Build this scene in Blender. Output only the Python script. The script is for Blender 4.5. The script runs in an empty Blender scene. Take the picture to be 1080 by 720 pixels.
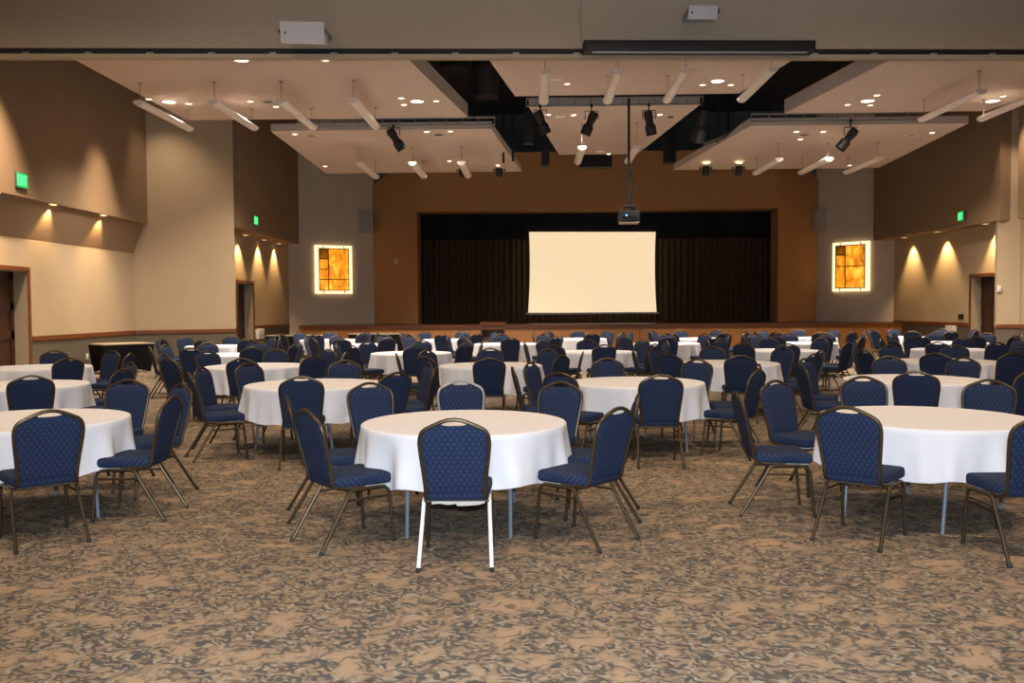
import bpy, bmesh, math, random
from mathutils import Vector, Matrix, Quaternion
random.seed(7)
PI = math.pi
SC = bpy.context.scene
COL = SC.collection
R = math.radians

# ------------------------------------------------------------------ camera
F = 920.0
CAM = Vector((0.0, 0.0, 1.6))
roll = R(0.3)
yv = Vector((23, 36, -F)).normalized()
u0 = Vector((-math.sin(roll), math.cos(roll), 0))
zv = (u0 - yv * u0.dot(yv)).normalized()
xv = yv.cross(zv)
W2C = Matrix((( xv.x, yv.x, zv.x), (xv.y, yv.y, zv.y), (xv.z, yv.z, zv.z)))
C2W = W2C.transposed()
cd = bpy.data.cameras.new('camera')
cam = bpy.data.objects.new('camera', cd)
COL.objects.link(cam)
cam.matrix_world = Matrix.Translation(CAM) @ C2W.to_4x4()
cd.sensor_width = 36.0
cd.lens = F / 1080.0 * 36.0
cd.clip_end = 200
SC.camera = cam

def ray(px, py):
    return (C2W @ Vector((px - 540.0, 360.0 - py, -F))).normalized()
def at_y(px, py, Y):
    d = ray(px, py)
    return CAM + d * ((Y - CAM.y) / d.y)
def at_z(px, py, Z):
    d = ray(px, py)
    return CAM + d * ((Z - CAM.z) / d.z)
def on_plane(px, py, p, n):
    d = ray(px, py)
    return CAM + d * ((p - CAM).dot(n) / d.dot(n))
S = 1.083                                     # metres per shell unit
def sh(x, d, dz=None):
    """a shell point: sideways, depth, height above the eye, in shell units"""
    if dz is None:
        return Vector((x * S, d * S))
    return Vector((x * S, d * S, 1.6 + dz * S))
def zh(dz):
    return 1.6 + dz * S

# ------------------------------------------------------------------ materials
def _n(nt, t, **kw):
    n = nt.nodes.new(t)
    for k, v in kw.items():
        setattr(n, k, v)
    return n
def base_mat(name, col, rough=0.6, metal=0.0, spec=0.5):
    m = bpy.data.materials.new(name)
    m.use_nodes = True
    nt = m.node_tree
    b = nt.nodes['Principled BSDF']
    b.inputs['Base Color'].default_value = (*col, 1)
    b.inputs['Roughness'].default_value = rough
    b.inputs['Metallic'].default_value = metal
    b.inputs['Specular IOR Level'].default_value = spec
    return m, nt, b
def mat(name, col, rough=0.6, metal=0.0, var=0.08, scale=6.0, spec=0.5, bump=0.0):
    m, nt, b = base_mat(name, col, rough, metal, spec)
    tc = _n(nt, 'ShaderNodeTexCoord')
    no = _n(nt, 'ShaderNodeTexNoise')
    no.inputs['Scale'].default_value = scale
    no.inputs['Detail'].default_value = 3
    nt.links.new(tc.outputs['Object'], no.inputs['Vector'])
    mr = _n(nt, 'ShaderNodeMix', data_type='RGBA')
    mr.inputs['A'].default_value = (*[c * (1 - var) for c in col], 1)
    mr.inputs['B'].default_value = (*[min(1, c * (1 + var)) for c in col], 1)
    nt.links.new(no.outputs['Fac'], mr.inputs['Factor'])
    nt.links.new(mr.outputs['Result'], b.inputs['Base Color'])
    if bump:
        bp = _n(nt, 'ShaderNodeBump')
        bp.inputs['Strength'].default_value = bump
        bp.inputs['Distance'].default_value = 0.01
        nt.links.new(no.outputs['Fac'], bp.inputs['Height'])
        nt.links.new(bp.outputs['Normal'], b.inputs['Normal'])
    return m
def emit_mat(name, col, strength):
    m, nt, b = base_mat(name, col, 0.5)
    b.inputs['Emission Color'].default_value = (*col, 1)
    b.inputs['Emission Strength'].default_value = strength
    return m
def wood_mat(name, c1, c2, scale=(1.2, 1.2, 14), rough=0.4, panel=None):
    m, nt, b = base_mat(name, c1, rough)
    tc = _n(nt, 'ShaderNodeTexCoord')
    mp = _n(nt, 'ShaderNodeMapping')
    mp.inputs['Scale'].default_value = scale
    nt.links.new(tc.outputs['Object'], mp.inputs['Vector'])
    no = _n(nt, 'ShaderNodeTexNoise')
    no.inputs['Scale'].default_value = 2.0
    no.inputs['Detail'].default_value = 4
    no.inputs['Distortion'].default_value = 0.6
    nt.links.new(mp.outputs['Vector'], no.inputs['Vector'])
    mr = _n(nt, 'ShaderNodeMix', data_type='RGBA')
    mr.inputs['A'].default_value = (*c1, 1)
    mr.inputs['B'].default_value = (*c2, 1)
    nt.links.new(no.outputs['Fac'], mr.inputs['Factor'])
    out = mr.outputs['Result']
    if panel:                                   # vertical joints between veneer panels, every <panel> metres of X
        sx = _n(nt, 'ShaderNodeSeparateXYZ')
        nt.links.new(tc.outputs['Object'], sx.inputs['Vector'])
        dv = _n(nt, 'ShaderNodeMath', operation='DIVIDE'); dv.inputs[1].default_value = panel
        nt.links.new(sx.outputs['X'], dv.inputs[0])
        fr = _n(nt, 'ShaderNodeMath', operation='FRACT'); nt.links.new(dv.outputs[0], fr.inputs[0])
        lt = _n(nt, 'ShaderNodeMath', operation='LESS_THAN'); lt.inputs[1].default_value = 0.02
        nt.links.new(fr.outputs[0], lt.inputs[0])
        m2 = _n(nt, 'ShaderNodeMix', data_type='RGBA')
        m2.inputs['B'].default_value = (*[c * 0.35 for c in c1], 1)
        nt.links.new(lt.outputs[0], m2.inputs['Factor'])
        nt.links.new(out, m2.inputs['A'])
        out = m2.outputs['Result']
    nt.links.new(out, b.inputs['Base Color'])
    return m
def wall_mat(name, up, low, zsplit):
    m, nt, b = base_mat(name, up, 0.75, spec=0.25)
    g = _n(nt, 'ShaderNodeNewGeometry')
    sx = _n(nt, 'ShaderNodeSeparateXYZ'); nt.links.new(g.outputs['Position'], sx.inputs['Vector'])
    gt = _n(nt, 'ShaderNodeMath', operation='GREATER_THAN'); gt.inputs[1].default_value = zsplit
    nt.links.new(sx.outputs['Z'], gt.inputs[0])
    no = _n(nt, 'ShaderNodeTexNoise'); no.inputs['Scale'].default_value = 1.3
    nt.links.new(g.outputs['Position'], no.inputs['Vector'])
    mx = _n(nt, 'ShaderNodeMix', data_type='RGBA')
    mx.inputs['A'].default_value = (*low, 1); mx.inputs['B'].default_value = (*up, 1)
    nt.links.new(gt.outputs[0], mx.inputs['Factor'])
    m2 = _n(nt, 'ShaderNodeMix', data_type='RGBA', blend_type='MULTIPLY')
    m2.inputs['Factor'].default_value = 0.12
    nt.links.new(mx.outputs['Result'], m2.inputs['A'])
    nt.links.new(no.outputs['Fac'], m2.inputs['B'])
    nt.links.new(m2.outputs['Result'], b.inputs['Base Color'])
    return m

def carpet_mat():
    m, nt, b = base_mat('carpet', (0.4, 0.3, 0.2), 0.95, spec=0.1)
    g = _n(nt, 'ShaderNodeNewGeometry')
    # patches of bare tan between patches of leaves
    big = _n(nt, 'ShaderNodeTexNoise'); big.inputs['Scale'].default_value = 4.2
    big.inputs['Detail'].default_value = 2.5; big.inputs['Distortion'].default_value = 0.35
    nt.links.new(g.outputs['Position'], big.inputs['Vector'])
    rb = _n(nt, 'ShaderNodeValToRGB')
    rb.color_ramp.elements[0].position = 0.35; rb.color_ramp.elements[1].position = 0.48
    nt.links.new(big.outputs['Fac'], rb.inputs['Fac'])
    # leaf sprigs: swirling broken strokes in two sizes
    def strokes(scale, dist, dsc, rot, lo, hi, bscale, blo, bhi):
        mp = _n(nt, 'ShaderNodeMapping'); mp.inputs['Rotation'].default_value = (0, 0, rot)
        nt.links.new(g.outputs['Position'], mp.inputs['Vector'])
        wv = _n(nt, 'ShaderNodeTexWave'); wv.inputs['Scale'].default_value = scale
        wv.inputs['Distortion'].default_value = dist; wv.inputs['Detail'].default_value = 1.5
        wv.inputs['Detail Scale'].default_value = dsc
        nt.links.new(mp.outputs['Vector'], wv.inputs['Vector'])
        r1 = _n(nt, 'ShaderNodeValToRGB'); r1.color_ramp.elements[0].position = lo; r1.color_ramp.elements[1].position = hi
        nt.links.new(wv.outputs['Fac'], r1.inputs['Fac'])
        nb = _n(nt, 'ShaderNodeTexNoise'); nb.inputs['Scale'].default_value = bscale; nb.inputs['Detail'].default_value = 1
        nt.links.new(mp.outputs['Vector'], nb.inputs['Vector'])
        r2 = _n(nt, 'ShaderNodeValToRGB'); r2.color_ramp.elements[0].position = blo; r2.color_ramp.elements[1].position = bhi
        nt.links.new(nb.outputs['Fac'], r2.inputs['Fac'])
        m_ = _n(nt, 'ShaderNodeMath', operation='MULTIPLY')
        nt.links.new(r1.outputs['Color'], m_.inputs[0]); nt.links.new(r2.outputs['Color'], m_.inputs[1])
        return m_.outputs[0]
    tan = (0.330, 0.226, 0.143, 1)
    def mixin(prev, fac, col, k=1.0):
        mm = _n(nt, 'ShaderNodeMath', operation='MULTIPLY'); nt.links.new(fac, mm.inputs[0])
        if isinstance(k, float): mm.inputs[1].default_value = k
        else: nt.links.new(k, mm.inputs[1])
        mx = _n(nt, 'ShaderNodeMix', data_type='RGBA')
        nt.links.new(mm.outputs[0], mx.inputs['Factor']); nt.links.new(prev, mx.inputs['A'])
        mx.inputs['B'].default_value = col
        return mx.outputs['Result']
    mid = _n(nt, 'ShaderNodeMix', data_type='RGBA')
    mid.inputs['A'].default_value = tan; mid.inputs['B'].default_value = (0.238, 0.170, 0.111, 1)
    nt.links.new(rb.outputs['Color'], mid.inputs['Factor'])
    cur = mid.outputs['Result']
    cur = mixin(cur, strokes(4.2, 9.0, 2.2, .4, .50, .66, 12, .42, .50), (0.30, 0.245, 0.175, 1), rb.outputs['Color'])
    cur = mixin(cur, strokes(5.2, 11.0, 1.9, 1.7, .54, .70, 13, .44, .52), (0.075, 0.068, 0.062, 1), rb.outputs['Color'])
    cur = mixin(cur, strokes(6.0, 10.0, 2.0, 2.6, .60, .74, 11, .46, .53), (0.085, 0.080, 0.070, 1), rb.outputs['Color'])
    cur = mixin(cur, strokes(3.2, 12.0, 2.0, .9, .80, .92, 9, .46, .54), (0.10, 0.080, 0.060, 1), 0.8)
    class _o: pass
    m3 = _o(); m3.outputs = {'Result': cur}
    # pile
    fi = _n(nt, 'ShaderNodeTexNoise'); fi.inputs['Scale'].default_value = 160
    nt.links.new(g.outputs['Position'], fi.inputs['Vector'])
    m4 = _n(nt, 'ShaderNodeMix', data_type='RGBA', blend_type='OVERLAY'); m4.inputs['Factor'].default_value = 0.35
    nt.links.new(m3.outputs['Result'], m4.inputs['A']); nt.links.new(fi.outputs['Fac'], m4.inputs['B'])
    nt.links.new(m4.outputs['Result'], b.inputs['Base Color'])
    bp = _n(nt, 'ShaderNodeBump'); bp.inputs['Strength'].default_value = 0.3; bp.inputs['Distance'].default_value = 0.005
    nt.links.new(fi.outputs['Fac'], bp.inputs['Height']); nt.links.new(bp.outputs['Normal'], b.inputs['Normal'])
    return m

def fabric_mat(name, base, dot):
    """woven cloth with a lattice of small light diamonds"""
    m, nt, b = base_mat(name, base, 0.85, spec=0.2)
    tc = _n(nt, 'ShaderNodeTexCoord')
    sx = _n(nt, 'ShaderNodeSeparateXYZ'); nt.links.new(tc.outputs['Object'], sx.inputs['Vector'])
    yz = _n(nt, 'ShaderNodeMath', operation='ADD')
    nt.links.new(sx.outputs['Y'], yz.inputs[0]); nt.links.new(sx.outputs['Z'], yz.inputs[1])
    k = 2 * PI / 0.037
    def cosx(src, kk):
        a = _n(nt, 'ShaderNodeMath', operation='MULTIPLY'); a.inputs[1].default_value = kk
        nt.links.new(src, a.inputs[0])
        c = _n(nt, 'ShaderNodeMath', operation='COSINE'); nt.links.new(a.outputs[0], c.inputs[0])
        return c.outputs[0]
    c1 = cosx(sx.outputs['X'], k); c2 = cosx(yz.outputs[0], k * 0.85)
    pr = _n(nt, 'ShaderNodeMath', operation='MULTIPLY'); nt.links.new(c1, pr.inputs[0]); nt.links.new(c2, pr.inputs[1])
    rp = _n(nt, 'ShaderNodeValToRGB')
    rp.color_ramp.elements[0].position = 0.25; rp.color_ramp.elements[1].position = 0.8
    nt.links.new(pr.outputs[0], rp.inputs['Fac'])
    mx = _n(nt, 'ShaderNodeMix', data_type='RGBA')
    mx.inputs['A'].default_value = (*base, 1); mx.inputs['B'].default_value = (*dot, 1)
    nt.links.new(rp.outputs['Color'], mx.inputs['Factor'])
    nt.links.new(mx.outputs['Result'], b.inputs['Base Color'])
    no = _n(nt, 'ShaderNodeTexNoise'); no.inputs['Scale'].default_value = 300
    nt.links.new(tc.outputs['Object'], no.inputs['Vector'])
    bp = _n(nt, 'ShaderNodeBump'); bp.inputs['Strength'].default_value = 0.25; bp.inputs['Distance'].default_value = 0.003
    nt.links.new(no.outputs['Fac'], bp.inputs['Height']); nt.links.new(bp.outputs['Normal'], b.inputs['Normal'])
    return m

def amber_mat(name, seed, bright):
    m, nt, b = base_mat(name, (0.6, 0.25, 0.03), 0.3)
    tc = _n(nt, 'ShaderNodeTexCoord')
    mp = _n(nt, 'ShaderNodeMapping'); mp.inputs['Location'].default_value = (seed, seed * 1.7, seed * .3)
    mp.inputs['Scale'].default_value = (1.6, 1, 0.9)
    nt.links.new(tc.outputs['Object'], mp.inputs['Vector'])
    no = _n(nt, 'ShaderNodeTexNoise'); no.inputs['Scale'].default_value = 2.2; no.inputs['Detail'].default_value = 5
    no.inputs['Distortion'].default_value = 0.9
    nt.links.new(mp.outputs['Vector'], no.inputs['Vector'])
    rp = _n(nt, 'ShaderNodeValToRGB'); e = rp.color_ramp.elements
    e[0].position = 0.28; e[0].color = (0.22, 0.055, 0.006, 1)
    e[1].position = 0.72; e[1].color = (1.0, 0.62, 0.08, 1)
    q = e.new(0.42); q.color = (0.62, 0.19, 0.010, 1)
    q = e.new(0.56); q.color = (0.85, 0.30, 0.015, 1)
    nt.links.new(no.outputs['Fac'], rp.inputs['Fac'])
    nt.links.new(rp.outputs['Color'], b.inputs['Emission Color'])
    nt.links.new(rp.outputs['Color'], b.inputs['Base Color'])
    b.inputs['Emission Strength'].default_value = bright
    return m

TAN = (0.475, 0.36, 0.232)
M = dict(
    carpet=carpet_mat(),
    wall=wall_mat('painted wall with dark wainscot', TAN, (0.135, 0.11, 0.078), 0.95),
    wall_up=mat('brown upper wall', (0.27, 0.178, 0.105), 0.8, var=0.05, scale=1.5, spec=0.2),
    wall_white=mat('pale wall paint', (0.60, 0.51, 0.415), 0.8, var=0.04, scale=1.5, spec=0.2),
    prosc=mat('brown proscenium paint', (0.42, 0.222, 0.095), 0.8, var=0.05, scale=1.2, spec=0.2),
    header=mat('header paint', (0.47, 0.37, 0.26), 0.8, var=0.05, scale=1.2, spec=0.2),
    panel=mat('acoustic panel paint', (0.60, 0.485, 0.41), 0.8, var=0.03, scale=1.0, spec=0.2),
    panel_edge=mat('ceiling panel edge', (0.50, 0.44, 0.39), 0.8, var=0.03),
    black=mat('matt black', (0.007, 0.006, 0.006), 0.6),
    plenum=mat('plenum black', (0.014, 0.014, 0.018), 0.9),
    plenum_wall=mat('plenum wall', (0.12, 0.125, 0.125), 0.9),
    trim=wood_mat('cherry trim', (0.19, 0.058, 0.016), (0.12, 0.034, 0.009), (2, 2, 6)),
    door=wood_mat('dark door veneer', (0.050, 0.017, 0.006), (0.028, 0.009, 0.004), (6, 6, 1)),
    jamb=mat('door jamb paint', (0.30, 0.245, 0.175), 0.6),
    apron=wood_mat('stage veneer', (0.62, 0.27, 0.075), (0.50, 0.20, 0.05), (8, 8, 1), panel=1.35),
    stage=wood_mat('stage floor boards', (0.09, 0.04, 0.02), (0.06, 0.028, 0.014)),
    curtain=mat('brown black curtain', (0.065, 0.042, 0.026), 0.9, var=0.25, scale=3, spec=0.1),
    valance=mat('blue black valance', (0.010, 0.010, 0.015), 0.9, spec=0.1),
    screen=emit_mat('projection fabric with added glow', (1.0, 0.80, 0.50), 0.62),  # fabric glows by itself, standing in for room light falling on it
    blue=fabric_mat('blue patterned upholstery', (0.0135, 0.0225, 0.055), (0.031, 0.046, 0.094)),
    bronze=mat('bronze vein metal', (0.075, 0.052, 0.028), 0.42, metal=0.7, var=0.35, scale=60),
    silver=mat('silver metal', (0.40, 0.39, 0.36), 0.35, metal=0.6, var=0.12, scale=40),
    white_leg=mat('pale painted metal', (0.85, 0.83, 0.80), 0.4, var=0.06),
    lining=mat('cream seat lining', (0.55, 0.50, 0.42), 0.9),
    linen=mat('white table linen', (0.70, 0.69, 0.715), 0.85, var=0.03, scale=9, spec=0.15, bump=0.12),
    tabletop=mat('table laminate', (0.32, 0.22, 0.13), 0.5),
    steel=mat('grey steel', (0.17, 0.19, 0.22), 0.6, metal=0.3),
    truss=mat('grey pipe grid', (0.30, 0.29, 0.28), 0.45, metal=0.4),
    white=mat('white enamel', (0.78, 0.70, 0.64), 0.5),
    lens=emit_mat('lit lamp lens', (1.0, 0.86, 0.66), 7.0),
    lens_small=emit_mat('small lit lens', (1.0, 0.82, 0.6), 3.0),
    lens_gold=emit_mat('gold soffit lens', (1.0, 0.66, 0.26), 3.0),
    chrome=mat('reflector', (0.55, 0.50, 0.45), 0.2, metal=0.9),
    greenbox=emit_mat('exit sign green', (0.004, 0.30, 0.05), 0.9),
    greenlet=emit_mat('exit letters', (0.10, 0.95, 0.30), 1.3),
    glowframe=emit_mat('backlit frame', (1.0, 0.78, 0.42), 1.25),
    amber1=amber_mat('amber glass warm', 3.1, 1.05),
    amber2=amber_mat('amber glass gold', 8.4, 1.0),
    plum=amber_mat('plum glass', 5.7, 0.10),
    came=mat('dark came', (0.05, 0.028, 0.012), 0.5),
    spandex=mat('black stretch cover', (0.006, 0.006, 0.007), 0.8, spec=0.15),
    tan_top=mat('tan table laminate', (0.34, 0.27, 0.185), 0.5),
    blueled=emit_mat('blue indicator', (0.06, 0.25, 1.0), 6.0),
    wire=mat('thin wire', (0.25, 0.2, 0.17), 0.5),
    standin=wood_mat('red brown lectern wood', (0.13, 0.042, 0.014), (0.08, 0.026, 0.01), (6, 6, 1)),
)

# ------------------------------------------------------------------ mesh helpers
def mesh_obj(name, bm, m, parent=None, smooth=True, angle=40):
    bmesh.ops.recalc_face_normals(bm, faces=bm.faces)
    me = bpy.data.meshes.new(name)
    bm.to_mesh(me); bm.free()
    if smooth:
        for p in me.polygons: p.use_smooth = True
        try: me.set_sharp_from_angle(angle=R(angle))
        except Exception: pass
    if m is not None:
        me.materials.append(m)
    o = bpy.data.objects.new(name, me)
    COL.objects.link(o)
    if parent is not None: o.parent = parent
    return o
def box(bm, c, s, bevel=0.0, seg=2, mtx=None):
    r = bmesh.ops.create_cube(bm, size=1.0)
    vs = r['verts']
    for v in vs:
        v.co = Vector((v.co.x * s[0], v.co.y * s[1], v.co.z * s[2]))
    if bevel:
        es = list({e for v in vs for e in v.link_edges})
        rr = bmesh.ops.bevel(bm, geom=es, offset=bevel, segments=seg, affect='EDGES', profile=0.6)
        vs = list({v for f in rr['faces'] for v in f.verts} | {v for v in vs if v.is_valid})
    for v in vs:
        p = v.co.copy()
        if mtx is not None: p = mtx @ p
        v.co = p + Vector(c)
    return vs
def tube(bm, pts, r, seg=8, closed=False):
    pts = [Vector(p) for p in pts]
    n = len(pts)
    rings = []
    up = None
    for i in range(n):
        if closed:
            t = (pts[(i + 1) % n] - pts[i - 1]).normalized()
        else:
            t = (pts[min(i + 1, n - 1)] - pts[max(i - 1, 0)]).normalized()
        if up is None:
            a = Vector((0, 0, 1)) if abs(t.z) < 0.9 else Vector((1, 0, 0))
            up = (a - t * a.dot(t)).normalized()
        else:
            up = (up - t * up.dot(t)).normalized()
        sd = t.cross(up)
        rr = r[i] if isinstance(r, (list, tuple)) else r
        rings.append([bm.verts.new(pts[i] + up * math.cos(2 * PI * k / seg) * rr + sd * math.sin(2 * PI * k / seg) * rr) for k in range(seg)])
    for i in range(n if closed else n - 1):
        a, b = rings[i], rings[(i + 1) % n]
        for k in range(seg):
            bm.faces.new((a[k], a[(k + 1) % seg], b[(k + 1) % seg], b[k]))
    if not closed:
        bm.faces.new(rings[0][::-1]); bm.faces.new(rings[-1])
def lathe(bm, prof, seg=24, mtx=None, cap=True):
    rings = []
    for (r, z) in prof:
        rings.append([bm.verts.new(Vector((r * math.cos(2 * PI * k / seg), r * math.sin(2 * PI * k / seg), z))) for k in range(seg)])
    fs = []
    for i in range(len(prof) - 1):
        for k in range(seg):
            fs.append(bm.faces.new((rings[i][k], rings[i][(k + 1) % seg], rings[i + 1][(k + 1) % seg], rings[i + 1][k])))
    if cap:
        bm.faces.new(rings[0][::-1]); bm.faces.new(rings[-1])
    if mtx is not None:
        for rg in rings:
            for v in rg: v.co = mtx @ v.co
def prism(bm, poly, z0, z1):
    """vertical prism over a plan polygon"""
    a = [bm.verts.new((p[0], p[1], z0)) for p in poly]
    b = [bm.verts.new((p[0], p[1], z1)) for p in poly]
    n = len(poly)
    bm.faces.new(a[::-1]); bm.faces.new(b)
    for i in range(n):
        bm.faces.new((a[i], a[(i + 1) % n], b[(i + 1) % n], b[i]))
def sweep_section(bm, secs):
    """loft equal-length closed sections"""
    rs = [[bm.verts.new(p) for p in s] for s in secs]
    n = len(rs[0])
    for i in range(len(rs) - 1):
        for k in range(n):
            bm.faces.new((rs[i][k], rs[i][(k + 1) % n], rs[i + 1][(k + 1) % n], rs[i + 1][k]))
    bm.faces.new(rs[0][::-1]); bm.faces.new(rs[-1])

def tag(o, label, cat, group=None, kind=None):
    o['label'] = label
    o['category'] = cat
    if group: o['group'] = group
    if kind: o['kind'] = kind
    return o
def thing(name, label, cat, loc=(0, 0, 0), rotz=0.0, group=None):
    o = bpy.data.objects.new(name, None)
    COL.objects.link(o)
    o.empty_display_size = 0.1
    o.location = loc; o.rotation_euler = (0, 0, rotz)
    return tag(o, label, cat, group)
def struct(name, bm, m, label, cat='wall', smooth=False):
    o = mesh_obj(name, bm, m, smooth=smooth)
    return tag(o, label, cat, kind='structure')
def dup(src, loc, rotz=None, label=None, group=None, quat=None):
    r = src.copy(); COL.objects.link(r)
    r.location = loc
    if rotz is not None: r.rotation_euler = (0, 0, rotz)
    if label: r['label'] = label
    if group: r['group'] = group
    for ch in list(src.children):
        c = ch.copy(); COL.objects.link(c); c.parent = r
        for g in list(ch.children):
            d = g.copy(); COL.objects.link(d); d.parent = c
    return r
ORD = ['leftmost', 'second from left', 'third from left', 'fourth from left', 'fifth from left', 'sixth from left', 'seventh from left', 'eighth from left']

# ------------------------------------------------------------------ the room
TOP = zh(8.0)
def wall_seg(bm, p, q, z0, z1, t=0.2, side=1):
    """slab from plan point p to q; thickness goes to the left of p->q when side=1"""
    p = Vector(p); q = Vector(q)
    d = (q - p).normalized(); n = Vector((-d.y, d.x)) * side
    prism(bm, [p, q, q + n * t, p + n * t], z0, z1)
def wall_with_door(bm, p, q, z0, z1, a, b, zd, t, side):
    p = Vector(p); q = Vector(q); d = (q - p).normalized()
    wall_seg(bm, p, p + d * a, z0, z1, t, side)
    wall_seg(bm, p + d * b, q, z0, z1, t, side)
    wall_seg(bm, p + d * a, p + d * b, zd, z1, t, side)

# floor
bm = bmesh.new(); prism(bm, [(-16, -6), (20, -6), (20, 38), (-16, 38)], -0.1, 0.0)
struct('floor', bm, M['carpet'], 'tan carpet with a grey leaf pattern', 'floor')

RAIL = 0.95
DOORZ = zh(0.83)
# left lower wall (depth shell 4 -> 23.1) with the double door
LX = -10.67
bm = bmesh.new()
wall_with_door(bm, sh(LX, 4), sh(LX, 23.1), 0, zh(1.5), (16.1 - 4) * S, (18.15 - 4) * S, DOORZ, 0.45, 1)
struct('wall_left', bm, M['wall'], 'tan left wall above a dark wainscot')
# left upper wall: overhanging soffit with sloped underside
def soffit_left():
    bm = bmesh.new()
    secs = []
    n = 40
    for i in range(n + 1):
        d = 4 + (23.4 - 4) * i / n
        secs.append([sh(-10.34, d, 2.3), sh(-10.34, d, 7.9), sh(-11.0, d, 7.9), sh(-11.0, d, 1.5), sh(-10.67, d, 1.5), sh(-10.42, d, 2.3)])
    sweep_section(bm, secs)
    return bm
struct('wall_left_upper', soffit_left(), M['wall_up'], 'brown upper left wall overhanging the downlit lower wall')
# return wall facing the room
bm = bmesh.new()
a, b = sh(-11.0, 22.87), sh(-8.4, 24.4)
wall_seg(bm, a, b, 0, TOP, 0.42, 1)
struct('wall_left_return', bm, M['wall'], 'tan wall piece stepping out left of the second bay')
# second bay, lower wall with door
bm = bmesh.new()
wall_with_door(bm, sh(-9.25, 24.3), sh(-9.1, 33.2), 0, zh(2.5), (26.9 - 24.3) * S, (28.35 - 24.3) * S, DOORZ, 0.4, 1)
struct('wall_left_bay', bm, M['wall'], 'tan recessed wall of the left bay beside the stage')
bm = bmesh.new()
secs = []
for d in (24.62, 31.0):
    secs.append([sh(-8.35, d, 2.3), sh(-8.35, d, 7.9), sh(-9.5, d, 7.9), sh(-9.5, d, 2.3)])
sweep_section(bm, secs)
struct('wall_left_bay_upper', bm, M['wall_up'], 'brown overhang above the left bay with green sign')
# far walls either side of the stage
FL0, FL1 = sh(-9.15, 32.3), sh(-6.2, 34.0)
FR0, FR1 = sh(10.87, 34.0), sh(12.93, 31.6)
bm = bmesh.new(); wall_seg(bm, FL0, FL1, 0, TOP, 0.3, 1)
struct('wall_far_left', bm, M['wall_white'], 'pale angled wall left of the stage')
bm = bmesh.new(); wall_seg(bm, FR0, FR1, 0, TOP, 0.3, 1)
struct('wall_far_right', bm, M['wall_white'], 'pale angled wall right of the stage')
# proscenium: flanks, header with clipped corners, reveals
PL, PR = -4.34, 9.04
PTOP = 3.6
STG = -0.6                                       # stage floor below the eye, shell units
def proscenium():
    bm = bmesh.new()
    t = 1.0
    # left flank
    def slab(poly3, back):
        a = [bm.verts.new(p) for p in poly3]
        b = [bm.verts.new(p + back) for p in poly3]
        n = len(a)
        bm.faces.new(a); bm.faces.new(b[::-1])
        for i in range(n):
            bm.faces.new((a[i], b[i], b[(i + 1) % n], a[(i + 1) % n]))
    back = Vector((0, t * S, 0))
    slab([sh(-6.25, 34.0, STG), sh(PL, 32.6, STG), sh(PL, 32.6, 5.75), sh(-5.55, 33.55, 5.2), sh(-6.3, 34.0, 4.72)], back)
    slab([sh(PR, 32.6, STG), sh(10.95, 34.0, STG), sh(11.1, 34.0, 4.72), sh(10.35, 33.55, 5.2), sh(PR, 32.6, 5.75)], back)
    slab([sh(PL, 32.6, PTOP), sh(PR, 32.6, PTOP), sh(PR, 32.6, 5.75), sh(PL, 32.6, 5.75)], back)
    return bm
struct('wall_far', proscenium(), M['prosc'], 'brown proscenium wall framing the stage opening')
# wall high behind the proscenium, seen through the ceiling gaps, and walls behind the curtain
bm = bmesh.new(); wall_seg(bm, (sh(-12, 36.5)), (sh(18, 36.5)), 0, TOP, 0.2, 1)
struct('wall_far_rear', bm, M['plenum_wall'], 'dim grey wall behind and above the stage')
# right side
bm = bmesh.new()
wall_with_door(bm, sh(13.27, 24.2), sh(12.87, 32.2), 0, zh(2.5), (25.1 - 24.2) * S, (26.6 - 24.2) * S, DOORZ, 0.45, -1)
struct('wall_right', bm, M['wall'], 'tan right wall with three downlights and a door')
bm = bmesh.new()
secs = []
for (x, d) in ((12.75, 24.3), (12.1, 31.5)):
    secs.append([sh(x, d, 2.3), sh(x, d, 7.9), sh(x + 1.6, d, 7.9), sh(x + 1.6, d, 2.3)])
sweep_section(bm, secs)
struct('wall_right_bay_upper', bm, M['wall_up'], 'brown overhang above the right wall lights')
bm = bmesh.new(); wall_seg(bm, sh(12.75, 24.4), sh(14.9, 23.65), 0, TOP, 0.35, 1)
struct('wall_right_return', bm, M['wall'], 'tan wall end right of the right-hand door')
bm = bmesh.new(); wall_seg(bm, sh(14.6, 4), sh(14.6, 24.0), 0, TOP, 0.2, -1)
struct('wall_right_near', bm, M['wall'], 'tan right wall of the near part of the hall')
bm = bmesh.new()
secs = []
for d in (4.0, 24.05):
    secs.append([sh(13.1, d, 2.3), sh(13.1, d, 7.9), sh(14.9, d, 7.9), sh(14.9, d, 1.5), sh(14.5, d, 1.5), sh(13.25, d, 2.3)])
sweep_section(bm, secs)
struct('wall_right_upper', bm, M['wall_up'], 'brown upper right wall overhanging the near right wall')
# ceiling deck and the near ceiling
bm = bmesh.new(); prism(bm, [sh(-13, 12.8), sh(19, 12.8), sh(19, 37), sh(-13, 37)], TOP, TOP + 0.2)
struct('ceiling', bm, M['plenum'], 'black ceiling void above the hanging panels', 'ceiling')
bm = bmesh.new(); prism(bm, [sh(-13, -2), sh(19, -2), sh(19, 13.0), sh(-13, 13.0)], zh(5.3), zh(5.5))
struct('ceiling_near', bm, M['panel'], 'pale ceiling of the near part of the hall', 'ceiling')
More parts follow.
